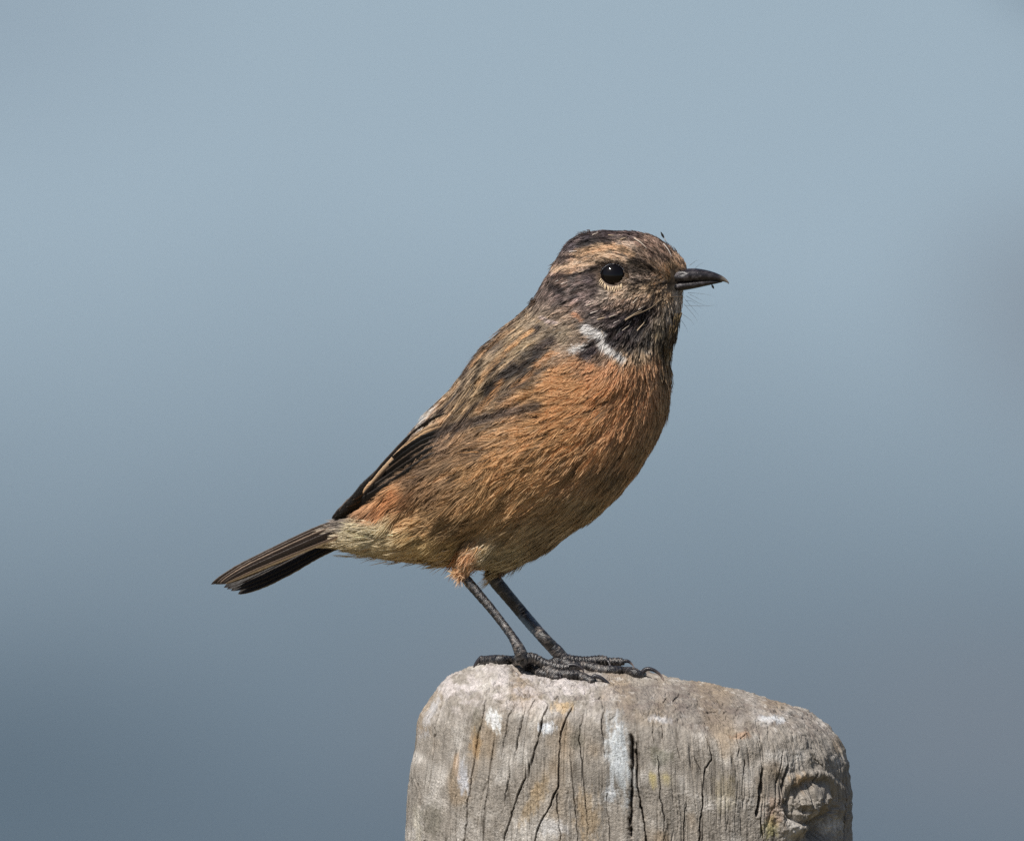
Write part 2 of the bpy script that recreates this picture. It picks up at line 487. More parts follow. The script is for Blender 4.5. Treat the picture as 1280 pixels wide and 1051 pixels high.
# colour of the wood
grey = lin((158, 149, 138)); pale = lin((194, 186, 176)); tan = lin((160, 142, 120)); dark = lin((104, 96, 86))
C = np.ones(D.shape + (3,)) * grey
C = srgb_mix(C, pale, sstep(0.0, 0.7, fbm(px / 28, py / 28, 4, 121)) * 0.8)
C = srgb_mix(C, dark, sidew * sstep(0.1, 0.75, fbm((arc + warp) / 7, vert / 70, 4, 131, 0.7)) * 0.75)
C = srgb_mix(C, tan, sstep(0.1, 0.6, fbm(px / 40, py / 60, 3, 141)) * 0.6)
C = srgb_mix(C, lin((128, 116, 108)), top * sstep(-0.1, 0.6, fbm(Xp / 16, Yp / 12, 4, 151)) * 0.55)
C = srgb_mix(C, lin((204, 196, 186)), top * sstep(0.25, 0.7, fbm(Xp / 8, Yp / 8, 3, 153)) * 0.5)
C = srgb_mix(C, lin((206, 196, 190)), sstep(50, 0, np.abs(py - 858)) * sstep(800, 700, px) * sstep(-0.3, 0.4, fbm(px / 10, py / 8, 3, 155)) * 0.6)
spots = [((228, 226, 220), 618, 900, 9, 13, 20, .95), ((222, 222, 222), 683, 910, 9, 7, 0, .9), ((206, 207, 205), 774, 946, 13, 46, 10, .9),
         ((225, 225, 224), 763, 990, 8, 12, 0, .7), ((228, 226, 222), 965, 902, 15, 6, -8, .95), ((210, 205, 200), 690, 1035, 18, 10, 0, .6),
         ((205, 205, 208), 577, 970, 8, 22, 10, .7), ((205, 203, 203), 537, 895, 6, 26, -20, .5), ((215, 210, 205), 823, 898, 14, 5, 0, .8),
         ((180, 154, 114), 668, 998, 9, 34, -28, .65), ((188, 160, 120), 735, 1022, 15, 30, 5, .6), ((200, 158, 96), 592, 930, 7, 16, 0, .6),
         ((214, 182, 132), 703, 882, 12, 8, 0, .7), ((200, 160, 110), 568, 955, 5, 16, 5, .55), ((200, 180, 96), 817, 974, 6, 9, 0, .7),
         ((200, 182, 110), 832, 974, 9, 7, 0, .6), ((90, 90, 66), 827, 945, 14, 10, -10, .7), ((100, 96, 78), 720, 925, 9, 12, 0, .5),
         ((92, 90, 72), 540, 1025, 12, 22, 0, .5), ((92, 92, 76), 595, 905, 6, 18, 0, .5), ((200, 190, 120), 963, 1035, 10, 12, 0, .6),
         ((196, 176, 120), 905, 990, 14, 20, 0, .3), ((206, 160, 120), 925, 920, 10, 5, 0, .5), ((205, 165, 110), 1000, 975, 12, 8, 0, .5),
         ((190, 150, 120), 968, 1015, 12, 20, 0, .45), ((210, 200, 180), 520, 1030, 6, 26, 0, .6), ((208, 198, 190), 700, 858, 40, 9, 0, .6),
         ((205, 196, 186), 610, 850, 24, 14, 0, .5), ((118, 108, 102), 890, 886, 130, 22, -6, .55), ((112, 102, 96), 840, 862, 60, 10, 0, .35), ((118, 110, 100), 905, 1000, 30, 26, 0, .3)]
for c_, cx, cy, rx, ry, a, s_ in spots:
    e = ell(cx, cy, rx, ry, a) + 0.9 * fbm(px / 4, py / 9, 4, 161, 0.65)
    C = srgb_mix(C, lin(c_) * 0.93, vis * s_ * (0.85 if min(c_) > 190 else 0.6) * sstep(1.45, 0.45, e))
C = srgb_mix(C, lin((70, 58, 48)), np.clip(crk / 7.0, 0, 0.55))         # shade of the cracks put into the colour, with some dirt
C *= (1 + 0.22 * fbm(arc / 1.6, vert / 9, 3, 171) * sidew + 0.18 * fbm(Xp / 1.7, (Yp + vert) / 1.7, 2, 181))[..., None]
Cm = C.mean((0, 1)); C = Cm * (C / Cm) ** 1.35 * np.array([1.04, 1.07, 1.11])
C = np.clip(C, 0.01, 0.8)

verts = W2.reshape(-1, 3)
ctr = W2[0].mean(0)
verts = np.vstack([verts, ctr])
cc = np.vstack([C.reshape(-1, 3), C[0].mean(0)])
ci = len(verts) - 1
fan = np.stack([np.full(NC, ci), (np.arange(NC) + 1) % NC, np.arange(NC)], -1)
qf = grid_faces(NR, NC, True)
if cdir < 0: pass
post_base = np.array([(PCX - 640) * S, 10 * S, 0.0])
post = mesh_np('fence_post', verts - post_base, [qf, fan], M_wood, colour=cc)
post.location = post_base
me = post.data
bm_ = bmesh.new(); bm_.from_mesh(me); bmesh.ops.recalc_face_normals(bm_, faces=bm_.faces); bm_.to_mesh(me); bm_.free()
post['label'] = 'weathered grey wooden post with long drying cracks and a knot'
post['category'] = 'post'
bvh_post = BVHTree.FromPolygons([Vector(v) for v in W2[:390].reshape(-1, 3)], grid_faces(390, NC, True).tolist())

def ray_px(bvh, px_, py_):
    p = P(px_, py_, 0); d = Vector(p - CAM).normalized()
    return bvh.ray_cast(Vector(CAM), d)

# ------------------------------------------------------------------ the bird: body
bird = bpy.data.objects.new('stonechat', None)
col.objects.link(bird)
bird.empty_display_size = 0.01
bird.location = tuple(P(680, 830, 0))
bird['label'] = 'small brown bird with an orange breast and streaked head perched on the post'
bird['category'] = 'bird'
bpy.context.view_layer.update()

secs = [ # dorsal x,y  ventral x,y  half width
 (861, 338, 856, 362, 2), (858, 330, 854, 368, 4.5), (851, 320, 850, 383, 7), (839, 309, 846, 400, 14), (820, 299, 843, 415, 36),
 (793, 292, 839, 428, 53), (758, 290, 836, 441, 62), (733, 293, 835, 455, 65), (712, 303, 835, 471, 70), (700, 320, 835, 490, 77),
 (688, 341, 832, 512, 84), (674, 366, 824, 534, 91), (657, 389, 812, 558, 98), (633, 411, 799, 581, 103), (605, 438, 783, 604, 106),
 (581, 469, 763, 625, 107), (560, 497, 740, 645, 105), (536, 521, 714, 663, 99), (514, 548, 688, 682, 91), (497, 571, 657, 699, 80),
 (481, 593, 622, 706, 67), (468, 616, 584, 706, 54), (450, 632, 545, 700, 42), (434, 644, 506, 695, 32), (417, 653, 470, 689, 24),
 (398, 661, 438, 684, 17), (380, 671, 414, 681, 9)]
secs = np.array(secs, float)
sx = catmull(secs, 90)
NA = 64
aa = np.linspace(0, 2 * math.pi, NA, endpoint=False)
rings = []
for s_ in sx:
    d = P(s_[0], s_[1], 0); v = P(s_[2], s_[3], 0)
    c = (d + v) / 2; up = (d - v) / 2
    co, si = np.cos(aa), np.sin(aa)
    ex = 0.92
    a1 = np.sign(co) * np.abs(co) ** ex; a2 = np.sign(si) * np.abs(si) ** ex
    rings.append(c + up * a1[:, None] + np.array([0, 1, 0]) * (a2 * s_[4] * S)[:, None])
R = np.array(rings)
bv = R.reshape(-1, 3)
bf = grid_faces(len(R), NA, True)
bvv = np.vstack([bv, R[0].mean(0), R[-1].mean(0)])
c0 = np.stack([np.full(NA, len(bv)), np.arange(NA), (np.arange(NA) + 1) % NA], -1)
o1 = (len(R) - 1) * NA
c1 = np.stack([np.full(NA, len(bv) + 1), o1 + (np.arange(NA) + 1) % NA, o1 + np.arange(NA)], -1)

def blob_chain(pts, n=24, k=20):
    """closed tube through rows x,y,Y,r in photo pixels -> verts, quads, tris"""
    c = catmull(pts, n); ctr_ = P(c[:, 0], c[:, 1], c[:, 2]); r = c[:, 3] * S
    T = nrm(np.gradient(ctr_, axis=0)); U = nrm(np.cross(T, [0, 1, 0.0])); V = np.cross(U, T)
    a = np.linspace(0, 2 * math.pi, k, endpoint=False)
    ring = ctr_[:, None] + r[:, None, None] * (np.cos(a)[None, :, None] * U[:, None] + np.sin(a)[None, :, None] * V[:, None])
    vv = np.vstack([ring.reshape(-1, 3), ctr_[0], ctr_[-1]]); b_ = n * k
    t0 = np.stack([np.full(k, b_), (np.arange(k) + 1) % k, np.arange(k)], -1)
    t1 = np.stack([np.full(k, b_ + 1), (n - 1) * k + np.arange(k), (n - 1) * k + (np.arange(k) + 1) % k], -1)
    return vv, grid_faces(n, k, True), np.vstack([t0, t1])

allv = [bvv]; allq = [bf]; allt = [np.vstack([c0, c1])]; off = len(bvv)
TH_N = [(612, 655, -52, 30), (596, 685, -52, 19), (583, 704, -49, 10), (577, 714, -47, 5.5)]
TH_F = [(640, 675, 40, 30), (627, 698, 42, 17), (620, 711, 42, 9), (618, 717, 42, 6.5)]
for chn in (TH_N, TH_F):
    v_, q_, t_ = blob_chain(chn)
    allv.append(v_); allq.append(q_ + off); allt.append(t_ + off); off += len(v_)
tmp = mesh_np('tmp_body', np.vstack(allv), [np.vstack(allq), np.vstack(allt)], None)
bm_ = bmesh.new(); bm_.from_mesh(tmp.data); bmesh.ops.recalc_face_normals(bm_, faces=bm_.faces); bm_.to_mesh(tmp.data); bm_.free()
md = tmp.modifiers.new('r', 'REMESH'); md.mode = 'VOXEL'; md.voxel_size = 3.2 * S
md2 = tmp.modifiers.new('s', 'SMOOTH'); md2.factor = 0.5; md2.iterations = 6
dg = bpy.context.evaluated_depsgraph_get()
bme = bpy.data.meshes.new_from_object(tmp.evaluated_get(dg))
bpy.data.objects.remove(tmp)
bme.name = 'body'
nv = len(bme.vertices)
bco = np.empty(nv * 3, np.float32); bme.vertices.foreach_get('co', bco); bco = bco.reshape(-1, 3).astype(float)
bno = np.empty(nv * 3, np.float32); bme.vertices.foreach_get('normal', bno); bno = bno.reshape(-1, 3).astype(float)
# feather tracts swell the surface a little; the eye sits in a hollow
bp_ = bco.copy(); bp_[:, 1] = -np.abs(bp_[:, 1])
qx, qy = proj(bp_)
disp = 2.2 * fbm(qx / 34, qy / 30, 3, 201)
def g(cx, cy, rx, ry, a=0):
    a = math.radians(a); dx = qx - cx; dy = qy - cy
    return np.exp(-(((dx * math.cos(a) - dy * math.sin(a)) / rx) ** 2 + ((dx * math.sin(a) + dy * math.cos(a)) / ry) ** 2))
near_side = sstep(0.2, 0.5, np.abs(bno[:, 1]))
disp += near_side * (-7.0 * g(766, 345, 19, 17) + 5.0 * g(757, 321, 34, 7, -8) + 3.5 * g(765, 376, 34, 14, 15) + 4 * g(800, 326, 18, 8, -20)
    + 7 * g(590, 610, 60, 34, 30) - 8 * g(600, 668, 26, 14, 35) - 5 * g(520, 640, 26, 18, 30) + 6 * g(650, 560, 50, 34, 20)
    + 4 * g(622, 470, 46, 20, 42) - 4 * g(650, 506, 50, 5, 25) - 5 * g(800, 405, 22, 9, 40) + 5 * g(775, 470, 26, 26) - 3 * g(745, 545, 30, 8, 30))
bco = bco + bno * (disp * S)[:, None]
bme.vertices.foreach_set('co', bco.astype(np.float32).ravel()); bme.update()
bno = np.empty(nv * 3, np.float32); bme.vertices.foreach_get('normal', bno); bno = bno.reshape(-1, 3).astype(float)

# ---------------- plumage colour map over the bird's side (photo pixels)
GX0, GY0, GW, GH = 240, 265, 660, 490
gxx, gyy = np.meshgrid(np.arange(GW) + GX0 + 0.0, np.arange(GH) + GY0 + 0.0)
cps = [ # x, y, r, g, b
 (760,290,78,62,54),(790,292,88,70,58),(735,297,62,52,48),(712,308,70,58,52),(700,325,96,78,62),(815,303,120,92,68),(800,312,150,118,86),(835,310,118,90,66),
 (850,322,165,128,90),(862,334,190,145,100),(838,335,200,155,102),(820,335,150,118,84),(825,320,120,94,70),(812,345,96,78,58),(795,345,90,74,56),(790,330,84,68,50),
 (786,312,190,158,120),(750,312,205,165,115),(728,320,200,158,110),(712,334,190,145,100),(695,340,120,90,68),(683,350,100,80,62),(745,330,150,118,84),
 (735,348,70,56,48),(715,352,80,64,52),(740,362,96,78,64),(755,366,170,145,112),(720,370,96,76,62),(695,372,92,74,60),(676,372,98,78,62),(668,388,108,86,68),
 (775,365,180,148,108),(795,362,170,138,98),(812,362,180,145,100),(835,372,205,165,112),(825,368,190,150,102),(780,380,138,108,80),(760,385,120,95,72),(735,390,100,80,65),
 (710,390,130,100,76),(690,400,125,98,76),(670,405,140,112,85),(800,380,150,118,84),(815,385,110,88,66),(848,370,196,172,134),(850,385,196,170,132),(840,395,178,154,118),
 (825,400,125,105,76),(800,395,50,42,38),(780,405,66,54,48),(760,405,74,60,52),(740,402,96,80,68),(790,420,60,50,44),(810,415,80,66,50),(830,415,140,118,84),(842,415,125,104,76),
 (765,425,58,50,48),(785,435,80,66,56),(810,430,84,70,56),(832,432,110,90,66),(838,445,150,120,86),(800,445,160,125,92),(780,447,200,155,115),(755,450,130,96,72),(735,447,80,66,60),(715,432,120,95,75),
 (700,420,130,105,80),(690,435,120,92,70),(720,455,190,130,85),(700,470,205,138,84),(740,465,205,135,85),(765,465,214,140,88),(790,465,216,144,92),(815,465,205,142,95),(832,470,170,130,92),
 (680,485,205,140,86),(660,500,200,138,84),(720,490,210,140,84),(750,495,206,134,80),(780,500,205,134,82),(810,505,190,130,86),(830,510,170,128,88),
 (640,512,170,118,76),(690,515,205,136,80),(730,530,208,138,82),(770,535,190,126,78),(800,540,175,122,80),(820,550,170,128,88),
 (620,545,165,115,72),(660,545,205,140,84),(700,555,208,140,82),(740,565,190,128,78),(780,580,165,118,78),(800,580,168,128,88),
 (580,560,140,98,64),(620,580,190,130,78),(660,590,205,142,86),(700,600,185,128,80),(740,610,160,116,76),(770,610,165,126,86),
 (545,560,110,78,54),(520,575,105,75,52),(550,590,130,92,60),(585,600,165,115,70),(510,600,110,76,50),(530,620,125,86,55),(560,630,150,104,64),(600,635,175,124,76),(640,635,180,128,80),(680,640,160,118,76),
 (720,645,160,124,84),(740,640,168,132,90),(500,635,146,98,62),(485,625,168,110,66),(470,640,186,122,74),(450,640,182,120,76),(495,655,190,135,85),(520,660,160,115,72),(550,665,150,110,70),(590,668,140,102,64),(630,670,150,114,74),(670,675,158,124,84),
 (700,672,168,134,94),(420,650,110,92,78),(440,665,216,186,142),(460,668,238,206,156),(480,662,238,200,146),(480,680,228,190,138),(500,675,212,164,106),(520,690,200,158,102),(545,698,190,150,98),(560,690,176,136,84),
 (605,700,180,150,108),(640,695,172,142,100),(620,712,190,160,116),(580,700,214,152,104),(585,715,220,165,118),
 (655,395,130,102,76),(640,410,150,118,86),(615,430,120,95,74),(595,450,150,118,86),(580,470,150,118,88),(560,495,160,126,94),(540,515,180,145,110),(630,445,160,124,88),(650,430,165,130,92),(660,445,110,88,68),(640,465,130,98,70),
 (610,470,150,116,82),(595,490,160,122,84),(620,490,120,90,64),(575,510,150,112,76),(600,515,130,96,66),(555,525,150,108,72),(680,445,150,112,80),(660,475,130,98,70),(530,530,120,96,76),(500,560,60,50,44),(470,590,90,76,62),(440,620,50,42,38)]
cpa = np.array(cps, float)
acc = np.zeros((GH, GW, 3)); wsum = np.zeros((GH, GW))
wx = gxx + 6 * fbm(gxx / 14, gyy / 14, 3, 301); wy = gyy + 6 * fbm(gxx / 14, gyy / 14, 3, 305)
cl = lin(cpa[:, 2:])
for k in range(len(cpa)):
    wgt = 1.0 / ((wx - cpa[k, 0]) ** 2 + (wy - cpa[k, 1]) ** 2 + 20) ** 2.2
    acc += wgt[..., None] * cl[k]; wsum += wgt
CM = (acc / wsum[..., None]) ** 0.80 * np.array([1.03, 1.17, 1.30])
def stroke(pts, width, c, s=1.0, soft=0.5):
    global CM
    xs = [p[0] for p in pts]; ys = [p[1] for p in pts]
    m = width * 2 + 12
    x0, x1 = int(max(0, min(xs) - m - GX0)), int(min(GW, max(xs) + m - GX0))
    y0, y1 = int(max(0, min(ys) - m - GY0)), int(min(GH, max(ys) + m - GY0))
    sl = (slice(y0, y1), slice(x0, x1))
    d, t = dist_poly(gxx[sl], gyy[sl], pts)
    d = d + 2.0 * fbm(gxx[sl] / 4, gyy[sl] / 4, 2, 311)
    a = s * sstep(width * 0.5 * (1 + soft), width * 0.5 * (1 - soft), d)
    CM[sl] = CM[sl] * (1 - a[..., None]) + lin(c) * a[..., None]
BK = (30, 25, 25)
stroke([(700,322),(715,321),(727,322)], 3, (58,46,40))
stroke([(722,316),(740,313),(757,308),(775,311),(788,318)], 10, (226,192,144), .9)
stroke([(692,338),(712,331),(728,329),(742,328),(756,321),(770,320),(782,326)], 7, (232,208,168), .9)
stroke([(722,306),(735,303),(747,300),(760,302)], 8, (44,38,38), .9)
stroke([(698,316),(706,305),(720,296),(735,291)], 6, (56,48,46), .8)
stroke([(760,290),(785,289),(800,296)], 7, (70,54,48), .7)
stroke([(790,300),(806,307),(815,318)], 5, (92,72,62), .7)
stroke([(690,347),(710,345),(727,341),(748,332)], 5, (44,36,32), .9)
stroke([(783,324),(795,325),(805,328),(815,337)], 6, (30,26,22), .85)
stroke([(690,359),(702,364)], 10, (38,33,32), .9)
stroke([(712,374),(720,371)], 5, (36,30,34), .8)
stroke([(697,372),(704,379)], 6, (58,46,46), .6)
stroke([(752,352),(756,360),(766,364),(777,361)], 4, (230,208,172), .9)
stroke([(675,397),(686,402),(696,404)], 4, (205,186,180), .85)
stroke([(715,392),(722,396),(727,400)], 5, (200,150,112), .7)
stroke([(735,392),(752,388),(760,391)], 5, (40,34,36), .85)
stroke([(742,404),(758,402),(775,394),(792,386)], 4, (56,46,42), .6)
stroke([(764,424),(778,412),(792,400),(806,390)], 13, (32,26,28), .95)
stroke([(798,416),(808,404)], 9, (20,16,20), .95)
stroke([(804,424),(805,438)], 4, (30,24,24), .9)
stroke([(815,382),(819,396)], 4, (26,22,22), .8)
stroke([(841,398),(843,420)], 5, (52,42,32), .8)
stroke([(826,428),(830,444)], 4, (46,38,32), .7)
stroke([(815,425),(818,442)], 4, (40,34,30), .7)
stroke([(760,416),(775,424),(790,430)], 9, (50,42,42), .8)
stroke([(731,411),(740,415),(750,420)], 11, (255,252,248), 1)
stroke([(752,431),(757,437),(763,441)], 10, (255,252,248), 1)
stroke([(769,444),(776,449)], 9, (255,252,248), 1)
stroke([(716,438),(729,433)], 6, (255,252,248), 1)
stroke([(735,431),(745,428),(749,425)], 5, (36,30,32), .9)
stroke([(727,444),(742,438)], 12, (50,42,46), .9)
stroke([(800,437),(812,441)], 5, (190,182,170), .5)
stroke([(745,454),(752,462)], 6, (96,72,58), .5)
stroke([(672,410),(657,418),(641,430),(626,448),(609,467)], 9, (62,53,50), .85)
stroke([(690,424),(680,430),(667,441)], 11, (58,49,48), .9)
stroke([(671,444),(664,452),(654,460)], 11, (26,20,18), .95)
stroke([(643,461),(634,467),(625,473)], 17, (24,18,16), .97)
stroke([(615,482),(607,492)], 16, (26,20,16), .97)
stroke([(592,450),(584,460),(575,472)], 8, (66,56,52), .8)
stroke([(602,450),(597,462),(591,476)], 6, (40,32,26), .8)
stroke([(655,386),(640,404),(612,422),(596,438),(572,468),(556,488)], 6, (100,82,70), .7)
stroke([(698,452),(683,461),(664,470),(640,490),(622,502)], 4, (70,50,38), .8)
stroke([(664,412),(650,424),(632,440),(614,457),(598,478)], 6, (204,162,116), .75)
stroke([(640,412),(620,426),(604,440),(588,458)], 5, (188,146,104), .6)
stroke([(625,478),(612,498),(596,515)], 7, (186,138,92), .6)
stroke([(570,482),(558,500),(545,518)], 6, (186,154,120), .6)
stroke([(582,478),(572,495),(562,512)], 4, (84,68,56), .7)
stroke([(690,441),(676,452),(657,472),(640,484)], 6, (190,142,98), .7)
stroke([(672,508),(640,514),(610,522),(580,531),(545,543),(512,556)], 13, (74,62,56), .9)
stroke([(523,535),(531,524),(541,511)], 9, (232,224,214), .95)
stroke([(530,530),(542,514),(552,500)], 5, (200,160,120), .6)
stroke([(549,518),(552,514)], 9, (44,36,34), .9)
stroke([(562,600),(570,596)], 9, (40,30,22), .7)
stroke([(490,622),(478,636),(462,648)], 16, (178,120,78), .7)
stroke([(508,618),(500,640)], 8, (120,78,50), .5)
stroke([(822,355),(845,353)], 3, (34,28,26), .8)
stroke([(455,652),(470,655),(490,652)], 4, (232,206,170), .6)

# mottle and size maps
def idw(pts, p=2.0, soft=30):
    a = np.array(pts, float); acc = np.zeros((GH, GW) + (a.shape[1] - 2,)); ws = np.zeros((GH, GW))
    for r in a:
        w_ = 1 / ((gxx - r[0]) ** 2 + (gyy - r[1]) ** 2 + soft) ** p
        acc += w_[..., None] * r[2:]; ws += w_
    return acc / ws[..., None]
flow_pts = [(862,332,100),(855,325,115),(842,312,135),(835,303,150),(800,293,170),(760,288,184),(720,298,206),(697,322,228),(678,355,238),(660,383,228),
 (740,315,190),(715,331,185),(760,322,182),(785,320,170),(810,325,150),(835,332,130),(850,340,140),(800,345,185),(815,352,190),(770,370,215),(745,345,190),(740,362,200),(740,385,202),(790,370,215),(815,372,222),(835,372,235),
 (710,375,205),(680,390,205),(700,410,208),(720,420,205),(740,412,195),(760,400,208),(780,395,215),(852,375,250),(848,390,262),(830,400,252),(805,400,235),(790,415,235),(770,425,228),(810,430,248),(840,430,262),(750,440,225),(725,440,205),
 (780,460,240),(810,465,252),(835,480,264),(835,510,258),(745,465,218),(720,470,198),(700,478,186),(665,497,190),(640,512,196),(720,500,202),(750,495,215),(770,510,228),(800,520,238),(820,550,242),(790,570,236),(760,560,224),
 (735,550,215),(700,545,208),(690,570,214),(660,545,200),(650,570,212),(740,610,225),(770,610,228),(700,620,220),(700,650,216),(720,645,220),
 (610,545,198),(580,555,200),(550,560,205),(520,560,215),(620,590,228),(640,610,222),(585,600,215),(555,590,205),(530,590,198),(505,600,195),(530,620,215),(560,630,225),(600,640,218),(640,640,222),(580,655,215),(610,665,225),
 (545,660,210),(515,650,215),(490,635,232),(475,635,215),(460,645,205),(500,665,200),(480,662,185),(455,665,180),(435,662,186),(480,682,190),(510,690,196),(545,697,205),(570,690,220),(585,700,240),(590,715,242),
 (640,690,216),(680,675,218),(610,705,212),(620,715,240),(655,700,214),
 (650,400,216),(625,425,222),(600,445,228),(580,470,230),(560,497,232),(540,520,230),(670,425,212),(690,430,208),(650,440,220),(635,460,222),(610,470,226),(595,495,232),(625,485,224),(655,465,216),(680,450,206),(570,520,228),(545,535,215),(600,515,224)]
fl = np.array(flow_pts, float)
fr = np.radians(fl[:, 2])
flow = idw(np.stack([fl[:, 0], fl[:, 1], np.cos(fr), np.sin(fr)], -1), 2.0, 40)
flow = nrm(flow)
# x,y, length, half-angle factor, lift, mottle
size_pts = [(862,332,8,1,.10,.4),(845,312,13,1,.10,.5),(800,295,17,1,.08,.45),(750,292,20,1,.07,.3),(710,305,24,1,.08,.25),(690,335,24,1,.08,.3),(740,318,17,1,.10,.15),(800,325,11,1,.2,.5),(812,345,8,1.3,.3,.6),(795,350,9,1.3,.3,.6),
 (835,335,9,1,.25,.3),(780,370,12,1.2,.22,.5),(810,368,12,1.2,.22,.4),(750,375,18,1,.14,.4),(720,375,20,1,.12,.4),(690,380,24,1,.1,.3),(665,395,30,1,.09,.2),(845,380,18,.8,.14,.15),(830,400,24,.7,.2,.35),(800,410,24,.7,.2,.5),(770,410,22,.8,.16,.45),
 (835,430,24,.6,.2,.55),(790,435,22,.7,.16,.4),(740,420,18,.9,.12,.1),(755,440,18,.8,.14,.1),(710,420,28,1,.1,.2),(780,470,30,.8,.1,.05),(830,480,30,.7,.08,.1),(720,480,34,.8,.09,.05),(680,495,38,.8,.09,.08),
 (760,520,36,.8,.09,.05),(810,540,34,.7,.07,.05),(700,550,42,.8,.1,.05),(640,560,50,.8,.11,.08),(740,590,40,.8,.08,.05),(600,600,54,.8,.13,.1),(560,590,54,.8,.13,.12),(520,600,50,.8,.13,.12),(650,640,50,.8,.11,.06),
 (700,640,44,.7,.07,.05),(560,650,56,.8,.13,.1),(500,650,46,.8,.12,.08),(460,660,46,.7,.08,.08),(600,690,40,.7,.1,.05),(650,690,40,.7,.07,.05),(520,695,44,.7,.12,.08),(585,705,22,.7,.2,.05),(592,716,16,.7,.15,.05),(616,716,14,.7,.1,.05),(628,716,14,.7,.1,.05),
 (620,430,44,.8,.07,.12),(580,475,48,.8,.07,.12),(650,440,44,.8,.07,.12),(600,500,50,.8,.08,.12),(545,525,44,.8,.08,.1),(430,655,36,.7,.06,.05),(540,555,46,.8,.11,.1)]
SZ = idw(size_pts, 2.0, 60)

# fine streaks that follow the lie of the feathers
wn_ = rng.random((GH, GW))
def lic(src, steps=9, h=1.0):
    out = src.copy(); n_ = 1
    for sg in (1, -1):
        X_ = gxx - GX0; Y_ = gyy - GY0; X_ = X_.copy(); Y_ = Y_.copy()
        for _ in range(steps):
            xi = np.clip(X_.round().astype(int), 0, GW - 1); yi = np.clip(Y_.round().astype(int), 0, GH - 1)
            X_ += sg * h * flow[yi, xi, 0]; Y_ -= sg * h * flow[yi, xi, 1]
            xi = np.clip(X_.round().astype(int), 0, GW - 1); yi = np.clip(Y_.round().astype(int), 0, GH - 1)
            out += src[yi, xi]; n_ += 1
    return out / n_
st1 = lic(wn_); st1 = (st1 - st1.mean()) / st1.std()
w2_ = 0.5 + 0.5 * fbm(gxx / 3.2, gyy / 3.2, 2, 333)
st2 = lic(w2_, 16); st2 = (st2 - st2.mean()) / st2.std()
hd = sstep(0, 40, 400 + (gxx - 680) * 0.32 - gyy) * sstep(640, 670, gxx)
fl3 = fbm(gxx / 2.6, gyy / 2.2, 2, 341)
CM *= (1 + 0.28 * np.exp(-(((gxx - 806) / 34) ** 2 + ((gyy - 366) / 22) ** 2)))[..., None]
bel = sstep(-10, 40, (gyy - 560) + (gxx - 740) * 0.75) * sstep(560, 600, gxx)
CM = CM * np.exp((0.14 + 0.10 * hd - 0.07 * bel) * st1 + (0.26 + 0.12 * hd - 0.13 * bel) * st2 + hd * 0.55 * fl3)[..., None]
CM = CM * (1 + hd[..., None] * (np.array([0.98, 0.93, 1.06]) - 1))

def look(mapp, x, y):
    x = np.clip(x - GX0, 0, GW - 1.01); y = np.clip(y - GY0, 0, GH - 1.01)
    xi = x.astype(int); yi = y.astype(int); fx = (x - xi)[..., None]; fy = (y - yi)[..., None]
    return (mapp[yi, xi] * (1 - fx) + mapp[yi, xi + 1] * fx) * (1 - fy) + (mapp[yi + 1, xi] * (1 - fx) + mapp[yi + 1, xi + 1] * fx) * fy

def side_px(p):
    q_ = np.array(p, float); q_[..., 1] = -np.abs(q_[..., 1])
    return proj(q_)

bx_, by_ = side_px(bco)
bc = look(CM, bx_, by_) * 0.55 * 0.6 + lin((70, 62, 58)) * 0.4
a = bme.attributes.new('Col', 'FLOAT_COLOR', 'POINT')
c4 = np.ones((nv, 4), np.float32); c4[:, :3] = bc
a.data.foreach_set('color', c4.ravel())
bme.materials.clear(); bme.materials.append(M_down)
for p_ in bme.polygons: p_.use_smooth = True
body = bpy.data.objects.new('body', bme)
col.objects.link(body); attach(body, bird)
polys = [tuple(p_.vertices) for p_ in bme.polygons]
bvh = BVHTree.FromPolygons([Vector(v) for v in bco], polys)

# ---------------- contour feathers
areas = np.empty(len(bme.polygons), np.float32); bme.polygons.foreach_get('area', areas)
cents = np.empty(len(bme.polygons) * 3, np.float32); bme.polygons.foreach_get('center', cents); cents = cents.reshape(-1, 3).astype(float)
pnor = np.empty(len(bme.polygons) * 3, np.float32); bme.polygons.foreach_get('normal', pnor); pnor = pnor.reshape(-1, 3).astype(float)
EYE = (766.0, 344.5)

# surface normals smoothed per vertex for the projections
def surf(p):
    loc, n_, i_, d_ = bvh.find_nearest(Vector(p))
    vs_ = polys[i_]
    n2 = bno[list(vs_)].mean(0)
    return np.array(loc), n2 / np.linalg.norm(n2)

fx_, fy_ = side_px(cents)
szc = look(SZ, fx_, fy_)
L_ = szc[:, 0]
dens = 6.4 / (L_ ** 1.55)                     # feathers per square photo pixel (before region factors)
dens *= np.where(pnor[:, 1] > 0.25, 0.22, 1.0)
expect = dens * areas / S ** 2
cnt = rng.poisson(expect)
fid = np.repeat(np.arange(len(cnt)), cnt)
print('feathers', len(fid))

def region_of(x, y):
    r = np.full(x.shape, 'breast', object)
    r[(x < 700) & (y < 545) & (y < 470 + (700 - x) * 0.55) & (y < 1e9) ] = 'mantle'
    flank = ((y - 500) * 1.0 + (x - 640) * 0.32 > 0) & (x < 705)
    r[flank] = 'flank'
    r[(y > 640 + (x - 600) * -0.25) & (x > 560) & (x < 790) & (y > 640)] = 'belly'
    r[(x < 545) & (y > 640 + (x - 450) * 0.2)] = 'undertail'
    head = (y < 395 + (x - 680) * 0.32) & (x > 655)
    r[head] = 'head'
    r[(y > 372) & (x > 775) & (y < 445)] = 'throat'
    return r

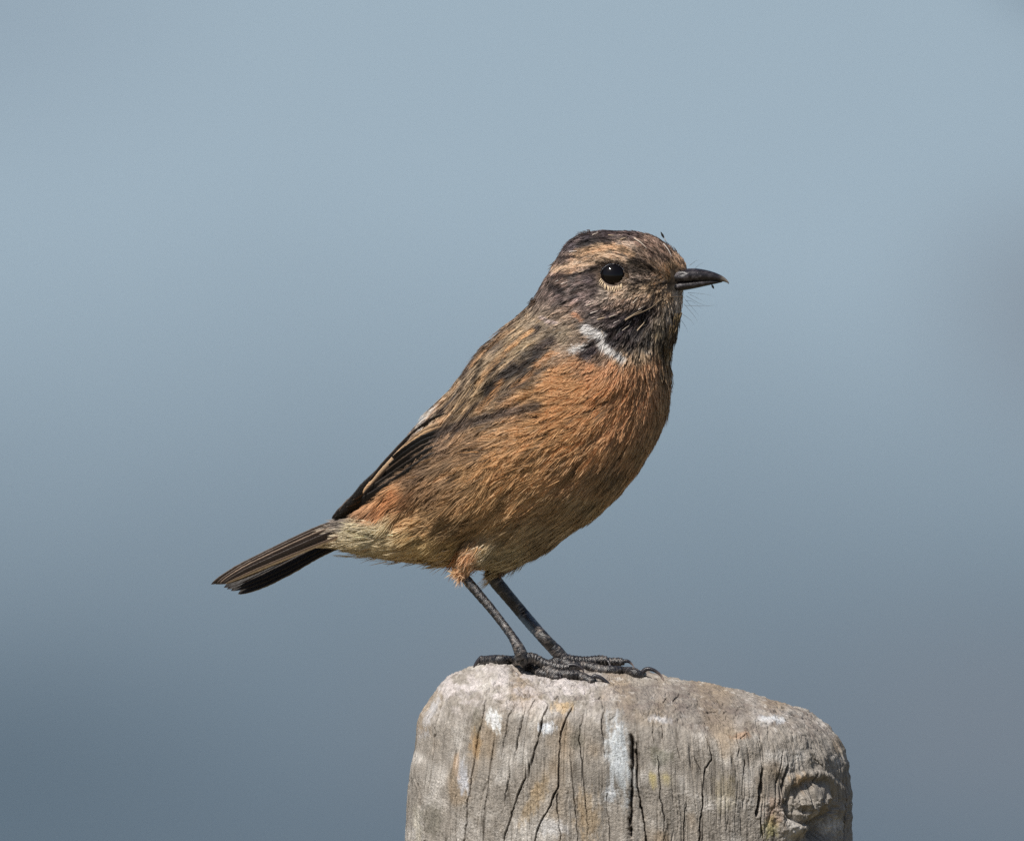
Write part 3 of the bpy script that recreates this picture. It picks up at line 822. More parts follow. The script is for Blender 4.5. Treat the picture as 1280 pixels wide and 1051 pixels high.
def build_feathers(roots, normals, Lf, lift, spread, flowdir, per, jitter=6.0, heightbase=0.0, colfn=None, dark_centre=None, nsteps=6, barbw=1.0):
    """contour feathers: a curved shaft that follows the skin with barbs on both sides, every barb a tapered ribbon.
    returns verts, tri/quad faces, colours"""
    n_ = len(roots)
    Rr = np.zeros((n_, nsteps, 3)); Nr = np.zeros((n_, nsteps, 3))
    for i in range(n_):
        p = roots[i].copy(); nn = normals[i]
        for k in range(nsteps):
            Rr[i, k] = p; Nr[i, k] = nn
            if k == nsteps - 1: break
            q_ = p.copy(); q_[1] = -abs(q_[1])
            x_, y_ = proj(q_)
            xi = min(max(int(x_) - GX0, 0), GW - 1); yi = min(max(int(y_) - GY0, 0), GH - 1)
            f2 = flow[yi, xi]
            a0 = flowdir[i]
            c_, s_ = math.cos(a0), math.sin(a0)
            dv_ = np.array([f2[0] * c_ - f2[1] * s_, 0.0, f2[0] * s_ + f2[1] * c_])
            dv_ = dv_ - nn * (dv_ @ nn)
            l_ = np.linalg.norm(dv_)
            if l_ < 1e-6: break
            nxt, nn2 = surf(p + dv_ / l_ * (Lf[i] * S / (nsteps - 1)))
            p = nxt; nn = nn2
    ts = np.linspace(0, 1, nsteps)
    H = (heightbase + Lf[:, None] * (0.02 + lift[:, None] * ts[None] ** 1.1)) * S
    Rr = Rr + Nr * H[..., None]
    T = nrm(np.gradient(Rr, axis=1))
    outv, outf, outc = [], [], []
    nb = per
    tj = np.linspace(0.05, 1.0, nb)
    for sgn in (-1, 1):
        t_ = np.clip(tj[None] + rng.normal(0, 0.02, (n_, nb)), 0.02, 0.995)
        f_ = t_ * (nsteps - 1); i0 = np.minimum(f_.astype(int), nsteps - 2); fr_ = (f_ - i0)[..., None]
        ii = np.arange(n_)[:, None]
        R0 = Rr[ii, i0] * (1 - fr_) + Rr[ii, i0 + 1] * fr_
        T0 = nrm(T[ii, i0] * (1 - fr_) + T[ii, i0 + 1] * fr_)
        N0 = nrm(Nr[ii, i0] * (1 - fr_) + Nr[ii, i0 + 1] * fr_)
        B0 = np.cross(N0, T0) * sgn
        alpha = np.radians((34 - 26 * t_) * spread[:, None] + rng.normal(0, 2.5, t_.shape))
        lb = Lf[:, None] * (0.58 - 0.30 * t_) * (1 + rng.normal(0, 0.13, t_.shape)) * S
        roll = rng.normal(0, 0.55, t_.shape)
        pts = []
        for s in (0.0, 0.4, 0.75, 1.0):
            a_ = lb * np.sin(alpha) * (s - 0.22 * s * s)
            b2 = lb * (np.cos(alpha) * s + 0.10 * s * s)
            hh = -(a_ ** 2) / (170 * S) + lb * 0.05 * s * s * rng.normal(0.2, 0.7, t_.shape)
            pts.append(R0 + B0 * a_[..., None] + T0 * b2[..., None] + N0 * hh[..., None])
        pts = np.stack(pts, 2)                                   # n, nb, 4, 3
        dirv = nrm(np.gradient(pts, axis=2))
        sidev = nrm(np.cross(dirv, N0[:, :, None]))
        upv = np.cross(sidev, dirv)
        wv = sidev * np.cos(roll)[..., None, None] + upv * np.sin(roll)[..., None, None]
        wd = np.array([0.50, 0.52, 0.40, 0.0]) * barbw * S
        A = pts[:, :, :3] - wv[:, :, :3] * wd[None, None, :3, None]
        Bq = pts[:, :, :3] + wv[:, :, :3] * wd[None, None, :3, None]
        v_ = np.stack([A[:, :, 0], Bq[:, :, 0], A[:, :, 1], Bq[:, :, 1], A[:, :, 2], Bq[:, :, 2], pts[:, :, 3]], 2)  # n,nb,7,3
        q2 = v_.copy(); q2[..., 1] = -np.abs(q2[..., 1])
        vx, vy = proj(q2)
        jx_ = rng.normal(0, jitter * 0.35, t_.shape)[..., None]; jy_ = rng.normal(0, jitter * 0.35, t_.shape)[..., None]
        c_ = look(CM, vx + jx_, vy + jy_)
        fb = np.exp(FBR)[:, None, None]
        bb = np.exp(rng.normal(0, BSG, t_.shape))[..., None]
        sv = np.array([0, 0, .4, .4, .75, .75, 1.0])
        grad = 0.72 + 0.42 * sv[None, None, :]
        c_ = c_ * (fb * bb * grad * (0.82 + 0.36 * t_)[..., None])[..., None]
        # feather bases are grey-brown down
        gb = (0.45 * (1 - sstep(0.0, 0.45, t_))[..., None] * (1 - sv[None, None]))[..., None]
        c_ = c_ * (1 - gb) + lin((74, 64, 58)) * gb
        if MOT is not None:
            mk = MOT[:, None, None, None]
            c_ = c_ * (1 - mk) + lin((44, 36, 32)) * mk * (0.6 + 0.4 * sv[None, None, :, None]) + 0 * mk
        if dark_centre is not None:
            dk = (dark_centre[:, None] * (1 - sstep(0.45, 0.85, sv[None, :])))[:, None, :, None] * (0.5 + 0.5 * sstep(0.2, 0.6, t_)[..., None, None])
            c_ = c_ * (1 - dk) + lin((58, 47, 42)) * dk
        c_ = c_ * np.minimum(1.0, (0.70 + 0.2 * c_[..., 2:3] / np.maximum(c_[..., 0:1], 1e-4)) / np.maximum(c_.max(-1, keepdims=True), 1e-4))
        outv.append(v_.reshape(-1, 3)); outc.append(np.clip(c_, 0.004, 0.9).reshape(-1, 3))
    V = np.vstack(outv); Cc = np.vstack(outc)
    k = np.arange(len(V) // 7)[:, None] * 7
    quads = np.vstack([k + np.array([[0, 1, 3, 2]]), k + np.array([[2, 3, 5, 4]])])
    tris = k + np.array([[4, 5, 6]])
    return V, quads, tris, Cc

parts = {'head': 'head_plumage', 'throat': 'throat_plumage', 'breast': 'breast_plumage', 'mantle': 'back_plumage', 'flank': 'flank_plumage', 'belly': 'belly_plumage', 'undertail': 'undertail_plumage'}
perb = {'head': 9, 'throat': 10, 'breast': 23, 'mantle': 26, 'flank': 27, 'belly': 20, 'undertail': 20}
fcent = cents[fid] + 0
# jitter the roots within about a voxel
fcent += rng.normal(0, 1.3 * S, fcent.shape)
freg = region_of(fx_[fid], fy_[fid])
fpx, fpy = fx_[fid], fy_[fid]
dE = np.hypot(fpx - EYE[0], fpy - EYE[1])
ncam = pnor[fid, 1]
ok = ~((dE < 17.5) & (np.abs(ncam) > 0.3))
ok &= ~((fpx < 440) & (fpy < 668))
ok &= ~((fpx < 474) & (fpy < 644))
ok &= ~((fpx < 528) & (fpy < 588 + (528 - fpx) * 0.52) & (fpy > 540))
ok &= ~((fpx > 838) & (fpy > 338) & (fpy < 361))
ok &= ~(fpx < 412)
ok &= ~((fpx > 858) & (fpy > 334) & (fpy < 362))
total = 0
for reg, nm in parts.items():
    idx = np.where(ok & (freg == reg))[0]
    if not len(idx): continue
    far = pnor[fid[idx], 1] > 0.25
    ro = fcent[idx]; no = pnor[fid[idx]]
    for i in range(len(idx)):
        ro[i], no[i] = surf(ro[i])
    szz = look(SZ, fpx[idx], fpy[idx])
    Lf = szz[:, 0] * np.exp(rng.normal(0, 0.16, len(idx))) * np.where(far, 1.5, 1.0)
    Lf = np.minimum(Lf, np.maximum((fpx[idx] - 388) * 0.75, 8))
    FBR = rng.normal(0, 0.20 if reg in ('head', 'throat', 'mantle') else 0.18, len(idx))
    BSG = {'head': 0.38, 'throat': 0.38, 'mantle': 0.27, 'belly': 0.15, 'breast': 0.21}.get(reg, 0.25)
    MOT = np.clip(szz[:, 3] * (rng.random(len(idx)) < szz[:, 3] * 0.9) * rng.uniform(0.5, 1.3, len(idx)), 0, 0.85)
    dcn = (np.where(rng.random(len(idx)) < 0.6, rng.uniform(0.6, 0.95, len(idx)), 0.0) if reg == 'mantle' else None)
    V, Q, Tt, Cc = build_feathers(ro, no, Lf, szz[:, 2] * rng.uniform(0.45, 1.0, len(idx)), szz[:, 1] * rng.uniform(0.75, 1.2, len(idx)),
                                  np.radians(rng.normal(0, 6, len(idx))), perb[reg], dark_centre=dcn, jitter=1.0 if reg in ('head', 'throat') else (1.5 if reg == 'mantle' else 5.0),
                                  barbw=0.85)
    o = mesh_np(nm, V, [Q, Tt], M_barb, bird, colour=Cc)
    o['kind'] = 'stuff'
    total += len(Q) * 2 + len(Tt)
print('plumage tris', total)

# ---------------- long loose strands, shafts and bristles that the photo shows one by one
def ribbon_hairs(name, lines, mat=M_barb, stuff=True):
    """lines: list of (world points n x 3, half width px list, colour)"""
    V, Q, Cc = [], [], []; o_ = 0
    for pts, wd, c_ in lines:
        pts = np.asarray(pts); n_ = len(pts)
        T = nrm(np.gradient(pts, axis=0)); U = nrm(np.cross(T, nrm(CAM - pts) + 1e-6)); Vn = np.cross(U, T)
        r = (np.asarray(wd) * S)[:, None]
        ring = np.stack([pts + U * r, pts + Vn * r, pts - U * r, pts - Vn * r], 1)
        V.append(ring.reshape(-1, 3)); Q.append(grid_faces(n_, 4, True) + o_); o_ += n_ * 4
        Cc.append(np.repeat(np.broadcast_to(c_, (n_, 3)), 4, 0))
    o = mesh_np(name, np.vstack(V), [np.vstack(Q)], mat, bird, colour=np.vstack(Cc))
    if stuff: o['kind'] = 'stuff'
    return o

def on_body(x, y, off=3.0):
    h, n_, i_, d_ = ray_px(bvh, x, y)
    if h is None:
        p0 = P(x, y, 0)
        loc, n_, i_, d_ = bvh.find_nearest(Vector(p0))
        q_ = P(x, y, loc.y / S)
        return q_
    return np.array(h) + np.array(n_) * off * S

def hair(pts2, w0, c, off=3.5, n=9, tip=0.15):
    c2 = catmull(np.array(pts2, float), n)
    p3 = np.array([on_body(x, y, off) for x, y in c2])
    p3[:, 1] = np.convolve(np.pad(p3[:, 1], 1, 'edge'), [.25, .5, .25], 'valid')
    tt = np.linspace(0, 1, n)
    return (p3, w0 * (1 - (1 - tip) * tt ** 2), lin(c))

WHT = (240, 232, 226)
quills = [([(757,291),(766,290.5),(775,291)],1.1),([(760,297),(768,297.5)],.9),([(741,297),(748,294)],.9),([(714,316.5),(723,315.5)],1.0),([(775,302.5),(783,299.5)],1.0),
 ([(792,301),(800,306),(807,313)],1.2),([(827,307),(833,314),(837,322)],1.2),([(837,309),(842,317)],1.1),([(733,383),(745,378)],.9),([(738,392.5),(747,388.5)],.9),([(746,400.5),(754,398),(763,396)],1.1),
 ([(790,379),(796,372)],.9),([(797,386.5),(804,382.5)],.9),([(795,415),(801,408),(807,401)],1.1),([(760,397.5),(770,393)],.9),([(703,357),(712,353)],.7),([(724,342),(731,340)],.8),
 ([(751,414),(754,421)],.9),([(700,352),(696,354)],.7),([(780,400),(792,392),(801,387)],.7),([(776,414),(785,406)],.6),([(765,405),(775,400)],.7)]
ls = [hair(p_, w_ * 0.72, ((226, 214, 204), (196, 174, 148), (210, 196, 180))[k % 3], 3.6, 7, 0.3) for k, (p_, w_) in enumerate(quills) if k not in (0, 7)]
ls.append(hair([(780,401),(792,393),(812,384),(820,377),(829,373),(844,370.5),(852,371)], 0.42, (160, 140, 116), 4.0, 16, 0.5))
ribbon_hairs('pin_feathers', ls)
# eyelid feathers
ls = []
for k in range(46):
    a_ = math.radians(k * 360 / 46 + random.uniform(-3, 3))
    r0 = 16.2 + random.uniform(-.3, .3); r1 = r0 + random.uniform(4, 6.5)
    da = 0.28
    lower = math.sin(a_) < -0.1
    c_ = (232, 210, 176) if lower and -0.95 < math.cos(a_) < 0.7 else ((60, 48, 40) if math.sin(a_) > 0.2 else (104, 84, 66))
    x0, y0 = EYE[0] + r0 * math.cos(a_), EYE[1] - r0 * math.sin(a_)
    x1, y1 = EYE[0] + r1 * math.cos(a_ + (da if math.cos(a_) < 0 else -da) * 0.5), EYE[1] - r1 * math.sin(a_ + (da if math.cos(a_) < 0 else -da) * .5)
    ls.append(hair([(x0, y0), ((x0 + x1) / 2, (y0 + y1) / 2), (x1, y1)], 0.75, c_, 3.5, 5, .2))
ribbon_hairs('eyelid_feathers', ls)
# bristles round the bill, under the chin and on the forehead
ls = []
def free_line(p2, w0, c, Y=0.0, n=8):
    c2 = catmull(np.array(p2, float), n)
    return (P(c2[:, 0], c2[:, 1], np.full(n, Y)), w0 * (1 - 0.85 * np.linspace(0, 1, n)), lin(c))
for (a_, b_, c_) in [((858,370),(875,380),(888,384)),((856,374),(868,385),(876,392)),((855,380),(868,395),(872,402)),((860,366),(880,368),(892,371)),((857,382),(880,384),(895,384)),
                    ((852,392),(862,400),(866,408)),((866,338),(874,333),(880,332)),((862,332),(868,325),(871,322)),((862,368),(872,373),(882,379)),((850,398),(856,408),(858,415)),((858,376),(866,378),(878,388))]:
    for j in range(1):
        jj = np.array([random.uniform(-1.5, 1.5), random.uniform(-2, 2)])
        ls.append(free_line([np.array(a_), np.array(b_) + jj, np.array(c_) + 2 * jj], 0.2, (96, 88, 80), Y=random.uniform(-12, 12)))
ribbon_hairs('bristles', ls)
# ragged edges: throat fringe, nape tuft, crown tuft, vent, thigh
ls = []
def fringe(x, y, a, l, c, n, spread, w_=0.8, dy=3.0):
    for _ in range(n):
        an = math.radians(a + random.gauss(0, spread)); ll = l * random.uniform(.6, 1.2)
        x0 = x + random.gauss(0, dy); y0 = y + random.gauss(0, dy)
        bend = random.uniform(-.25, .25)
        x1, y1 = x0 + ll * .5 * math.cos(an), y0 - ll * .5 * math.sin(an)
        x2, y2 = x1 + ll * .5 * math.cos(an + bend), y1 - ll * .5 * math.sin(an + bend)
        cv = np.clip(np.array(c) * random.uniform(.75, 1.2), 0, 255)
        ls.append(hair([(x0, y0), (x1, y1), (x2, y2)], w_, cv, random.uniform(3, 7), 7, .12))
fringe(838, 408, 258, 16, (120, 102, 76), 22, 8, .6, 2.5); fringe(837, 420, 258, 14, (96, 78, 58), 18, 9, .6, 2.5); fringe(832, 434, 260, 14, (130, 108, 78), 14, 8, .6, 2.5); fringe(844, 392, 256, 14, (140, 120, 88), 16, 8, .6, 2.5)
fringe(672, 378, 225, 14, (92, 74, 60), 9, 6, .6, 2); fringe(695, 328, 218, 10, (100, 82, 66), 7, 6, .6, 2)
fringe(738, 291, 160, 9, (96, 82, 76), 10, 12, .45, 2.5); fringe(729, 294, 170, 9, (96, 82, 76), 10, 12, .45, 2.5)
for x, y in [(480, 694), (500, 697), (520, 700), (540, 703), (556, 706), (465, 690)]:
    fringe(x, y - 3, 194, 22, (214, 192, 160), 14, 7, .55, 4)
fringe(558, 698, 200, 26, (226, 202, 168), 12, 8, .5, 5)
fringe(642, 704, 214, 16, (186, 158, 120), 12, 6, .5, 3)
for x, y, a, c in [(590, 682, 235, (226, 176, 130)), (580, 690, 240, (222, 168, 120)), (592, 690, 235, (226, 180, 134)), (576, 700, 246, (226, 172, 126)), (584, 700, 244, (230, 190, 146)), (572, 694, 236, (218, 162, 114))]:
    fringe(x, y, a, 22, c, 26, 8, .65, 4)
fringe(600, 688, 208, 44, (232, 214, 186), 12, 7, .6, 6)
fringe(578, 712, 228, 24, (240, 230, 214), 8, 9, .35, 4)
# the overhanging edge of the flank
for x, y in [(640, 612), (622, 622), (605, 634), (590, 645), (570, 655), (655, 600), (675, 596), (690, 590), (660, 628), (640, 645), (700, 580), (712, 570), (728, 560)]:
    fringe(x, y, 216, 28, (206, 164, 118), 8, 7, .5, 7)
for x, y in [(640, 548), (600, 575), (620, 560), (585, 590), (560, 600), (550, 620), (670, 540), (700, 540), (530, 590), (660, 570), (630, 590)]:
    fringe(x, y, 206, 32, (196, 150, 102), 8, 10, .45, 9)
for x, y in [(500, 665), (480, 658), (470, 662), (455, 660), (490, 675), (470, 676)]:
    fringe(x, y, 183, 26, (238, 220, 186), 14, 7, .55, 4)
fringe(625, 714, 262, 7, (130, 100, 72), 14, 8, .5, 3)
ribbon_hairs('loose_barbs', ls)

# ---------------- eyes
def uv_sphere(name, loc, r, mat, parent, seg=48, scale=(1, 1, 1)):
    bm = bmesh.new(); bmesh.ops.create_uvsphere(bm, u_segments=seg, v_segments=seg // 2, radius=r)
    for v in bm.verts: v.co = Vector((v.co.x * scale[0], v.co.y * scale[1], v.co.z * scale[2])) + Vector(loc)
    me = bpy.data.meshes.new(name); bm.to_mesh(me); bm.free()
    for p_ in me.polygons: p_.use_smooth = True
    me.materials.append(mat)
    o = bpy.data.objects.new(name, me); col.objects.link(o); attach(o, parent)
    return o
h, n_, i_, d_ = ray_px(bvh, *EYE)
surfY = h.y / S
ER = 19.0
print('eye surface Y', surfY)
for sgn in (1, -1):
    cy = surfY + ER * 0.42
    c = P(EYE[0], EYE[1], cy)
    c = np.array([c[0], c[1] * sgn, c[2]])
    eye = uv_sphere('eye', c, ER * S, M_eye, bird)
    # eyelid: a torus lying on the eyeball
    R1, r1 = 16.0, 1.1
    yo = -math.sqrt(ER ** 2 - R1 ** 2) * 1.0
    A, B = np.meshgrid(np.linspace(0, 2 * math.pi, 64, endpoint=False), np.linspace(0, 2 * math.pi, 10, endpoint=False), indexing='ij')
    x = (R1 + r1 * np.cos(B)) * np.cos(A); z = (R1 + r1 * np.cos(B)) * np.sin(A) * 0.94; y = yo + r1 * np.sin(B)
    v = np.stack([x, y * 1.0, z], -1) * S
    v[..., 1] *= sgn
    v += c
    f = grid_faces(64, 10, True)
    f = np.vstack([f, np.stack([63 * 10 + np.arange(10), 63 * 10 + (np.arange(10) + 1) % 10, (np.arange(10) + 1) % 10, np.arange(10)], -1)])
    mesh_np('eyelid', v.reshape(-1, 3), [f], M_leg, eye, colour=np.ones((640, 3)) * lin((86, 88, 96)))

# ---------------- bill
def bill_part(name, tops, bots, widths, colf, nostril=False):
    n_ = 60; k_ = 28
    tp = catmull(tops, n_); bt = catmull(bots, n_); ww = catmull(np.array(widths)[:, None], n_)[:, 0]
    a_ = np.linspace(0, 2 * math.pi, k_, endpoint=False)
    V = []; Cc = []
    for i in range(n_):
        d = P(tp[i, 0], tp[i, 1], 0); v = P(bt[i, 0], bt[i, 1], 0)
        c = (d + v) / 2; u = (d - v) / 2
        co, si = np.cos(a_), np.sin(a_)
        rr = np.abs(co) ** 0.85 * np.sign(co)
        ring = c + u * rr[:, None] + np.array([0, 1, 0]) * (si * ww[i] * S)[:, None]
        V.append(ring)
    V = np.array(V)
    X_, Y_ = proj(V)
    cdir_ = nrm(V - V.mean(1, keepdims=True))
    if nostril:
        e_ = np.hypot((X_ - 851) / 5.0, (Y_ - 343.5) / 2.2)
        dd = -2.6 * np.exp(-e_ ** 2) + 1.0 * np.exp(-((e_ - 1.7) / .4) ** 2)
        dd += -1.0 * np.exp(-((Y_ - (350.6 - (X_ - 840) * 0.03)) / 0.9) ** 2) * sstep(835, 850, X_) * 0
        V = V + cdir_ * (dd * S)[..., None]
    Cc = colf(X_, Y_)
    vv = np.vstack([V.reshape(-1, 3), V[0].mean(0), V[-1].mean(0)])
    b0 = n_ * k_
    t0 = np.stack([np.full(k_, b0), np.arange(k_), (np.arange(k_) + 1) % k_], -1)
    t1 = np.stack([np.full(k_, b0 + 1), (n_ - 1) * k_ + (np.arange(k_) + 1) % k_, (n_ - 1) * k_ + np.arange(k_)], -1)
    Cf = np.vstack([Cc.reshape(-1, 3), Cc[0].mean(0), Cc[-1].mean(0)])
    return mesh_np(name, vv, [grid_faces(n_, k_, True), np.vstack([t0, t1])], M_bill, BILL, colour=Cf)
BILL = bpy.data.objects.new('bill', None); col.objects.link(BILL); BILL.empty_display_size = 0.004
BILL.location = tuple(P(850, 350, 0)); bpy.context.view_layer.update(); attach(BILL, bird); bpy.context.view_layer.update()
def cb(X_, Y_):
    c = np.ones(X_.shape + (3,)) * lin((34, 31, 33))
    c = srgb_mix(c, lin((100, 94, 96)), sstep(0.0, 0.6, fbm(X_ / 4, Y_ / 2.5, 3, 401)) * sstep(900, 860, X_) * 0.8)
    c = srgb_mix(c, lin((150, 140, 128)), sstep(897, 910, X_) * 0.7)
    return c
bill_part('upper_mandible', [(822,350),(836,341),(850,337),(866,335.5),(880,337),(893,340.5),(903,345),(909,350),(911.5,354)],
          [(822,356),(836,355),(850,354),(866,352.8),(880,352),(893,351.6),(903,352),(909,353.6),(911,355.5)],
          [9,13,14.5,12.5,9.4,6.8,4.6,2.2,.6], cb, True)
bill_part('lower_mandible', [(822,352.5),(836,352),(850,351),(866,350),(880,349.5),(890,349.5),(898,350.2),(903,351)],
          [(822,358),(836,363),(850,363.5),(866,361),(880,358),(890,355.8),(898,354),(903,352.8)],
          [9,12.5,13.4,11,8.2,5.8,3.6,1.0], cb)

# ---------------- flight feathers: blades with a shaft, two vanes and a frayed edge
def blade(name, pts, width, c_main, c_edge, parent, side_tilt=0.0, edge_w=0.25, nwid=11, nlen=60, flip=1, camber=0.12, asym=0.0, ragged=0.05, tip_sharp=0.5, c_inner=None):
    """pts: rows x, y, Y (photo px) from root to tip; width: half width in px; the vane plane contains the view-up direction
    tilted by side_tilt about the shaft"""
    c3 = catmull(np.array(pts, float), nlen); Pw = P(c3[:, 0], c3[:, 1], c3[:, 2])
    T = nrm(np.gradient(Pw, axis=0))
    nA = nrm(np.cross(T, np.array([0, 1.0, 0])))           # in picture plane, across the shaft
    nA = nA * np.sign(nA[:, 2:3] + 1e-9)                    # pointing up
    nB = nrm(np.cross(nA, T))                               # towards / away from the camera
    nB = nB * -np.sign(nB[:, 1:2] + 1e-9)                   # towards the camera
    ct, st = math.cos(side_tilt), math.sin(side_tilt)
    Wd = nA * ct + nB * st                                  # across the vane
    Nn_ = nB * ct - nA * st
    t = np.linspace(0, 1, nlen)
    prof = np.minimum(1, (t / 0.12)) ** 0.6 * (1 - np.clip((t - 0.72) / 0.28, 0, 1) ** 2.2) ** tip_sharp
    u = np.linspace(-1, 1, nwid)
    U_, Tt = np.meshgrid(u, t)
    rg = 1 + ragged * vnoise(Tt * 60, U_ * 0 + (U_ > 0) * 5, 3) * (np.abs(U_) > 0.8)
    wl = np.where(U_ > 0, 1 + asym, 1 - asym)
    off_ = U_ * wl * width * prof[:, None] * rg
    cam_ = -camber * width * (U_ ** 2) * prof[:, None]
    back_ = -0.25 * np.abs(U_) * width * 0.0
    V = Pw[:, None] + Wd[:, None] * (off_ * S)[..., None] + Nn_[:, None] * (cam_ * S)[..., None]
    # barbs sweep towards the tip
    V = V + T[:, None] * (np.abs(U_) * width * 0.55 * S * (1 - 0.4 * Tt))[..., None]
    C_ = np.ones(U_.shape + (3,)) * lin(c_main)
    if c_inner is not None: C_ = srgb_mix(C_, lin(c_inner), (U_ < 0) * 1.0)
    e_ = sstep(1 - edge_w * 1.6, 1 - edge_w * 0.5, U_ * flip)
    C_ = srgb_mix(C_, lin(c_edge), e_)
    C_ *= (1 + 0.15 * vnoise(Tt * 50 - np.abs(U_) * 6, U_ * 2, 9))[..., None]
    Lpx = np.linalg.norm(np.diff(Pw, axis=0), axis=1).sum() / S
    uv = np.stack([(Tt * Lpx - np.abs(U_) * width * 1.6) / 2.0, U_ * width / 14.0], -1)
    o = mesh_np(name, V.reshape(-1, 3), [grid_faces(nlen, nwid)], M_vane, parent, colour=np.clip(C_, .004, .9).reshape(-1, 3), uv=uv.reshape(-1, 2))
    sol = o.modifiers.new('thickness', 'SOLIDIFY'); sol.thickness = 0.35 * S; sol.offset = 0
    # shaft
    r = (0.9 * (1 - 0.8 * t))[:, None] * S
    a_ = np.linspace(0, 2 * math.pi, 6, endpoint=False)
    ring = Pw[:, None] + Nn_[:, None] * (0.3 * S) + r[:, :, None] * (np.cos(a_)[None, :, None] * Wd[:, None] + np.sin(a_)[None, :, None] * Nn_[:, None])
    V2 = ring.reshape(-1, 3)
    return o, V2, grid_faces(nlen, 6, True), lin(c_main) * 0.9

def add_feather_with_shaft(thing, args, kw):
    o, v, f, c = blade(*args, **kw)
    # join the shaft into the same mesh
    base = np.empty(len(o.data.vertices) * 3, np.float32); o.data.vertices.foreach_get('co', base)
    return o

WING = []
for sgn in (1, -1):
    wng = bpy.data.objects.new('wing', None); col.objects.link(wng); wng.empty_display_size = 0.004
    wng.location = tuple(P(600, 500, -90 * sgn)); bpy.context.view_layer.update(); attach(wng, bird); bpy.context.view_layer.update()
    WING.append((sgn, wng))

def sY(x, y, off):
    h, n_, i_, d_ = ray_px(bvh, x, y)
    if h is None:
        loc, n_, i_, d_ = bvh.find_nearest(Vector(P(x, y, 0)))
        return min(loc.y / S, -8) - off
    return h.y / S - off

# rows of (x, y, clearance above the skin)
prim = [ # longest primaries first (lowest), the innermost and the tertials above them
 ([(560,560,2),(520,588,4),(484,612,7),(446,634,8),(417,647,9)], 8.0, (16,14,13), (50,44,40), .1, 1),
 ([(560,553,3),(520,579,6),(482,605,9),(445,630,10),(420,644,11)], 8.0, (17,14,13), (60,50,42), .1, 1),
 ([(556,548,4),(515,574,8),(480,600,11),(448,624,12),(426,640,13)], 8.0, (17,14,13), (88,72,58), .12, 1),
 ([(556,542,4),(515,567,10),(484,592,13),(457,614,14),(434,632,15)], 7.5, (18,15,13), (100,82,62), .12, -1),
 ([(556,536,4),(516,560,12),(488,582,15),(464,603,16),(442,623,17)], 7.0, (18,15,13), (120,96,70), .16, -1),
 ([(556,531,5),(520,554,14),(494,577,17),(473,600,18),(455,616,19)], 6.0, (26,21,18), (196,160,122), .5, 1),
 ([(556,526,6),(530,540,18),(506,560,21),(484,583,22),(462,607,22)], 3.6, (84,68,56), (196,164,130), .8, 1),
 ([(560,516,7),(536,528,16),(511,548,18),(487,573,19),(462,600,20)], 3.4, (20,16,15), (70,60,52), .2, 1),
]
for sgn, wng in WING:
    for j, (rows, wd, cm_, ce_, ew, fp_) in enumerate(prim):
        pts = [(x, y, sY(x, y, o_) * sgn) for x, y, o_ in rows]
        kk = dict(side_tilt=0.2, flip=fp_, edge_w=ew, camber=.15, asym=0.1, tip_sharp=.6) if sgn > 0 else dict(side_tilt=-0.2, flip=fp_, edge_w=ew, camber=-.15, asym=.1, tip_sharp=.6)
        blade('primary_feather' if j < 5 else 'tertial_feather', pts, wd, cm_, ce_, wng, **kk)

# ---------------- tail
TAIL = bpy.data.objects.new('tail', None); col.objects.link(TAIL); TAIL.empty_display_size = 0.004
TAIL.location = tuple(P(425, 660, 0)); bpy.context.view_layer.update(); attach(TAIL, bird); bpy.context.view_layer.update()
near_t = [ # root, mid, tip (x, y, Y), half width, main, edge, edge side
 ([(450,650,0),(400,664,0),(330,697,0),(266,729,0)], 8, (70,60,54), (100,86,74), 1, .12),
 ([(450,652,-5),(400,667,-8),(335,697,-9),(272,729,-9)], 8, (74,63,56), (104,88,76), 1, .12),
 ([(450,655,-9),(402,670,-15),(338,699,-17),(276,729,-17)], 8, (82,69,61), (150,128,108), 1, .1),
 ([(450,658,-12),(404,674,-21),(340,702,-24),(280,729,-24)], 7, (60,50,44), (140,118,98), -1, .12),
 ([(450,661,-15),(406,678,-26),(344,703,-30),(282,729,-30)], 2.4, (120,100,84), (236,208,172), -1, .9),
]
for pts, wd, cm_, ce_, fl_, ew in near_t:
    blade('tail_feather', pts, wd, cm_, ce_, TAIL, side_tilt=0.45, edge_w=ew, flip=fl_, camber=.1, tip_sharp=.7)
far_t = [  # undersides of the far half: their shade is put into the darker colours
 ([(450,656,6),(405,672,10),(345,702,12),(282,733,12)], 8, (30,25,22), (58,48,40), -1, .12),
 ([(450,660,10),(405,678,18),(350,706,22),(286,735,22)], 8, (30,25,22), (58,48,40), -1, .12),
 ([(450,664,14),(405,682,25),(352,710,30),(291,737,30)], 8.5, (30,25,22), (58,48,40), -1, .12),
 ([(450,668,18),(406,685,32),(356,713,38),(300,741,38)], 9, (34,28,25), (160,138,100), -1, .14),
]
for pts, wd, cm_, ce_, fl_, ew in far_t:
    blade('tail_feather', pts, wd, cm_, ce_, TAIL, side_tilt=-0.45, edge_w=ew, flip=fl_, camber=-.1, tip_sharp=.7)

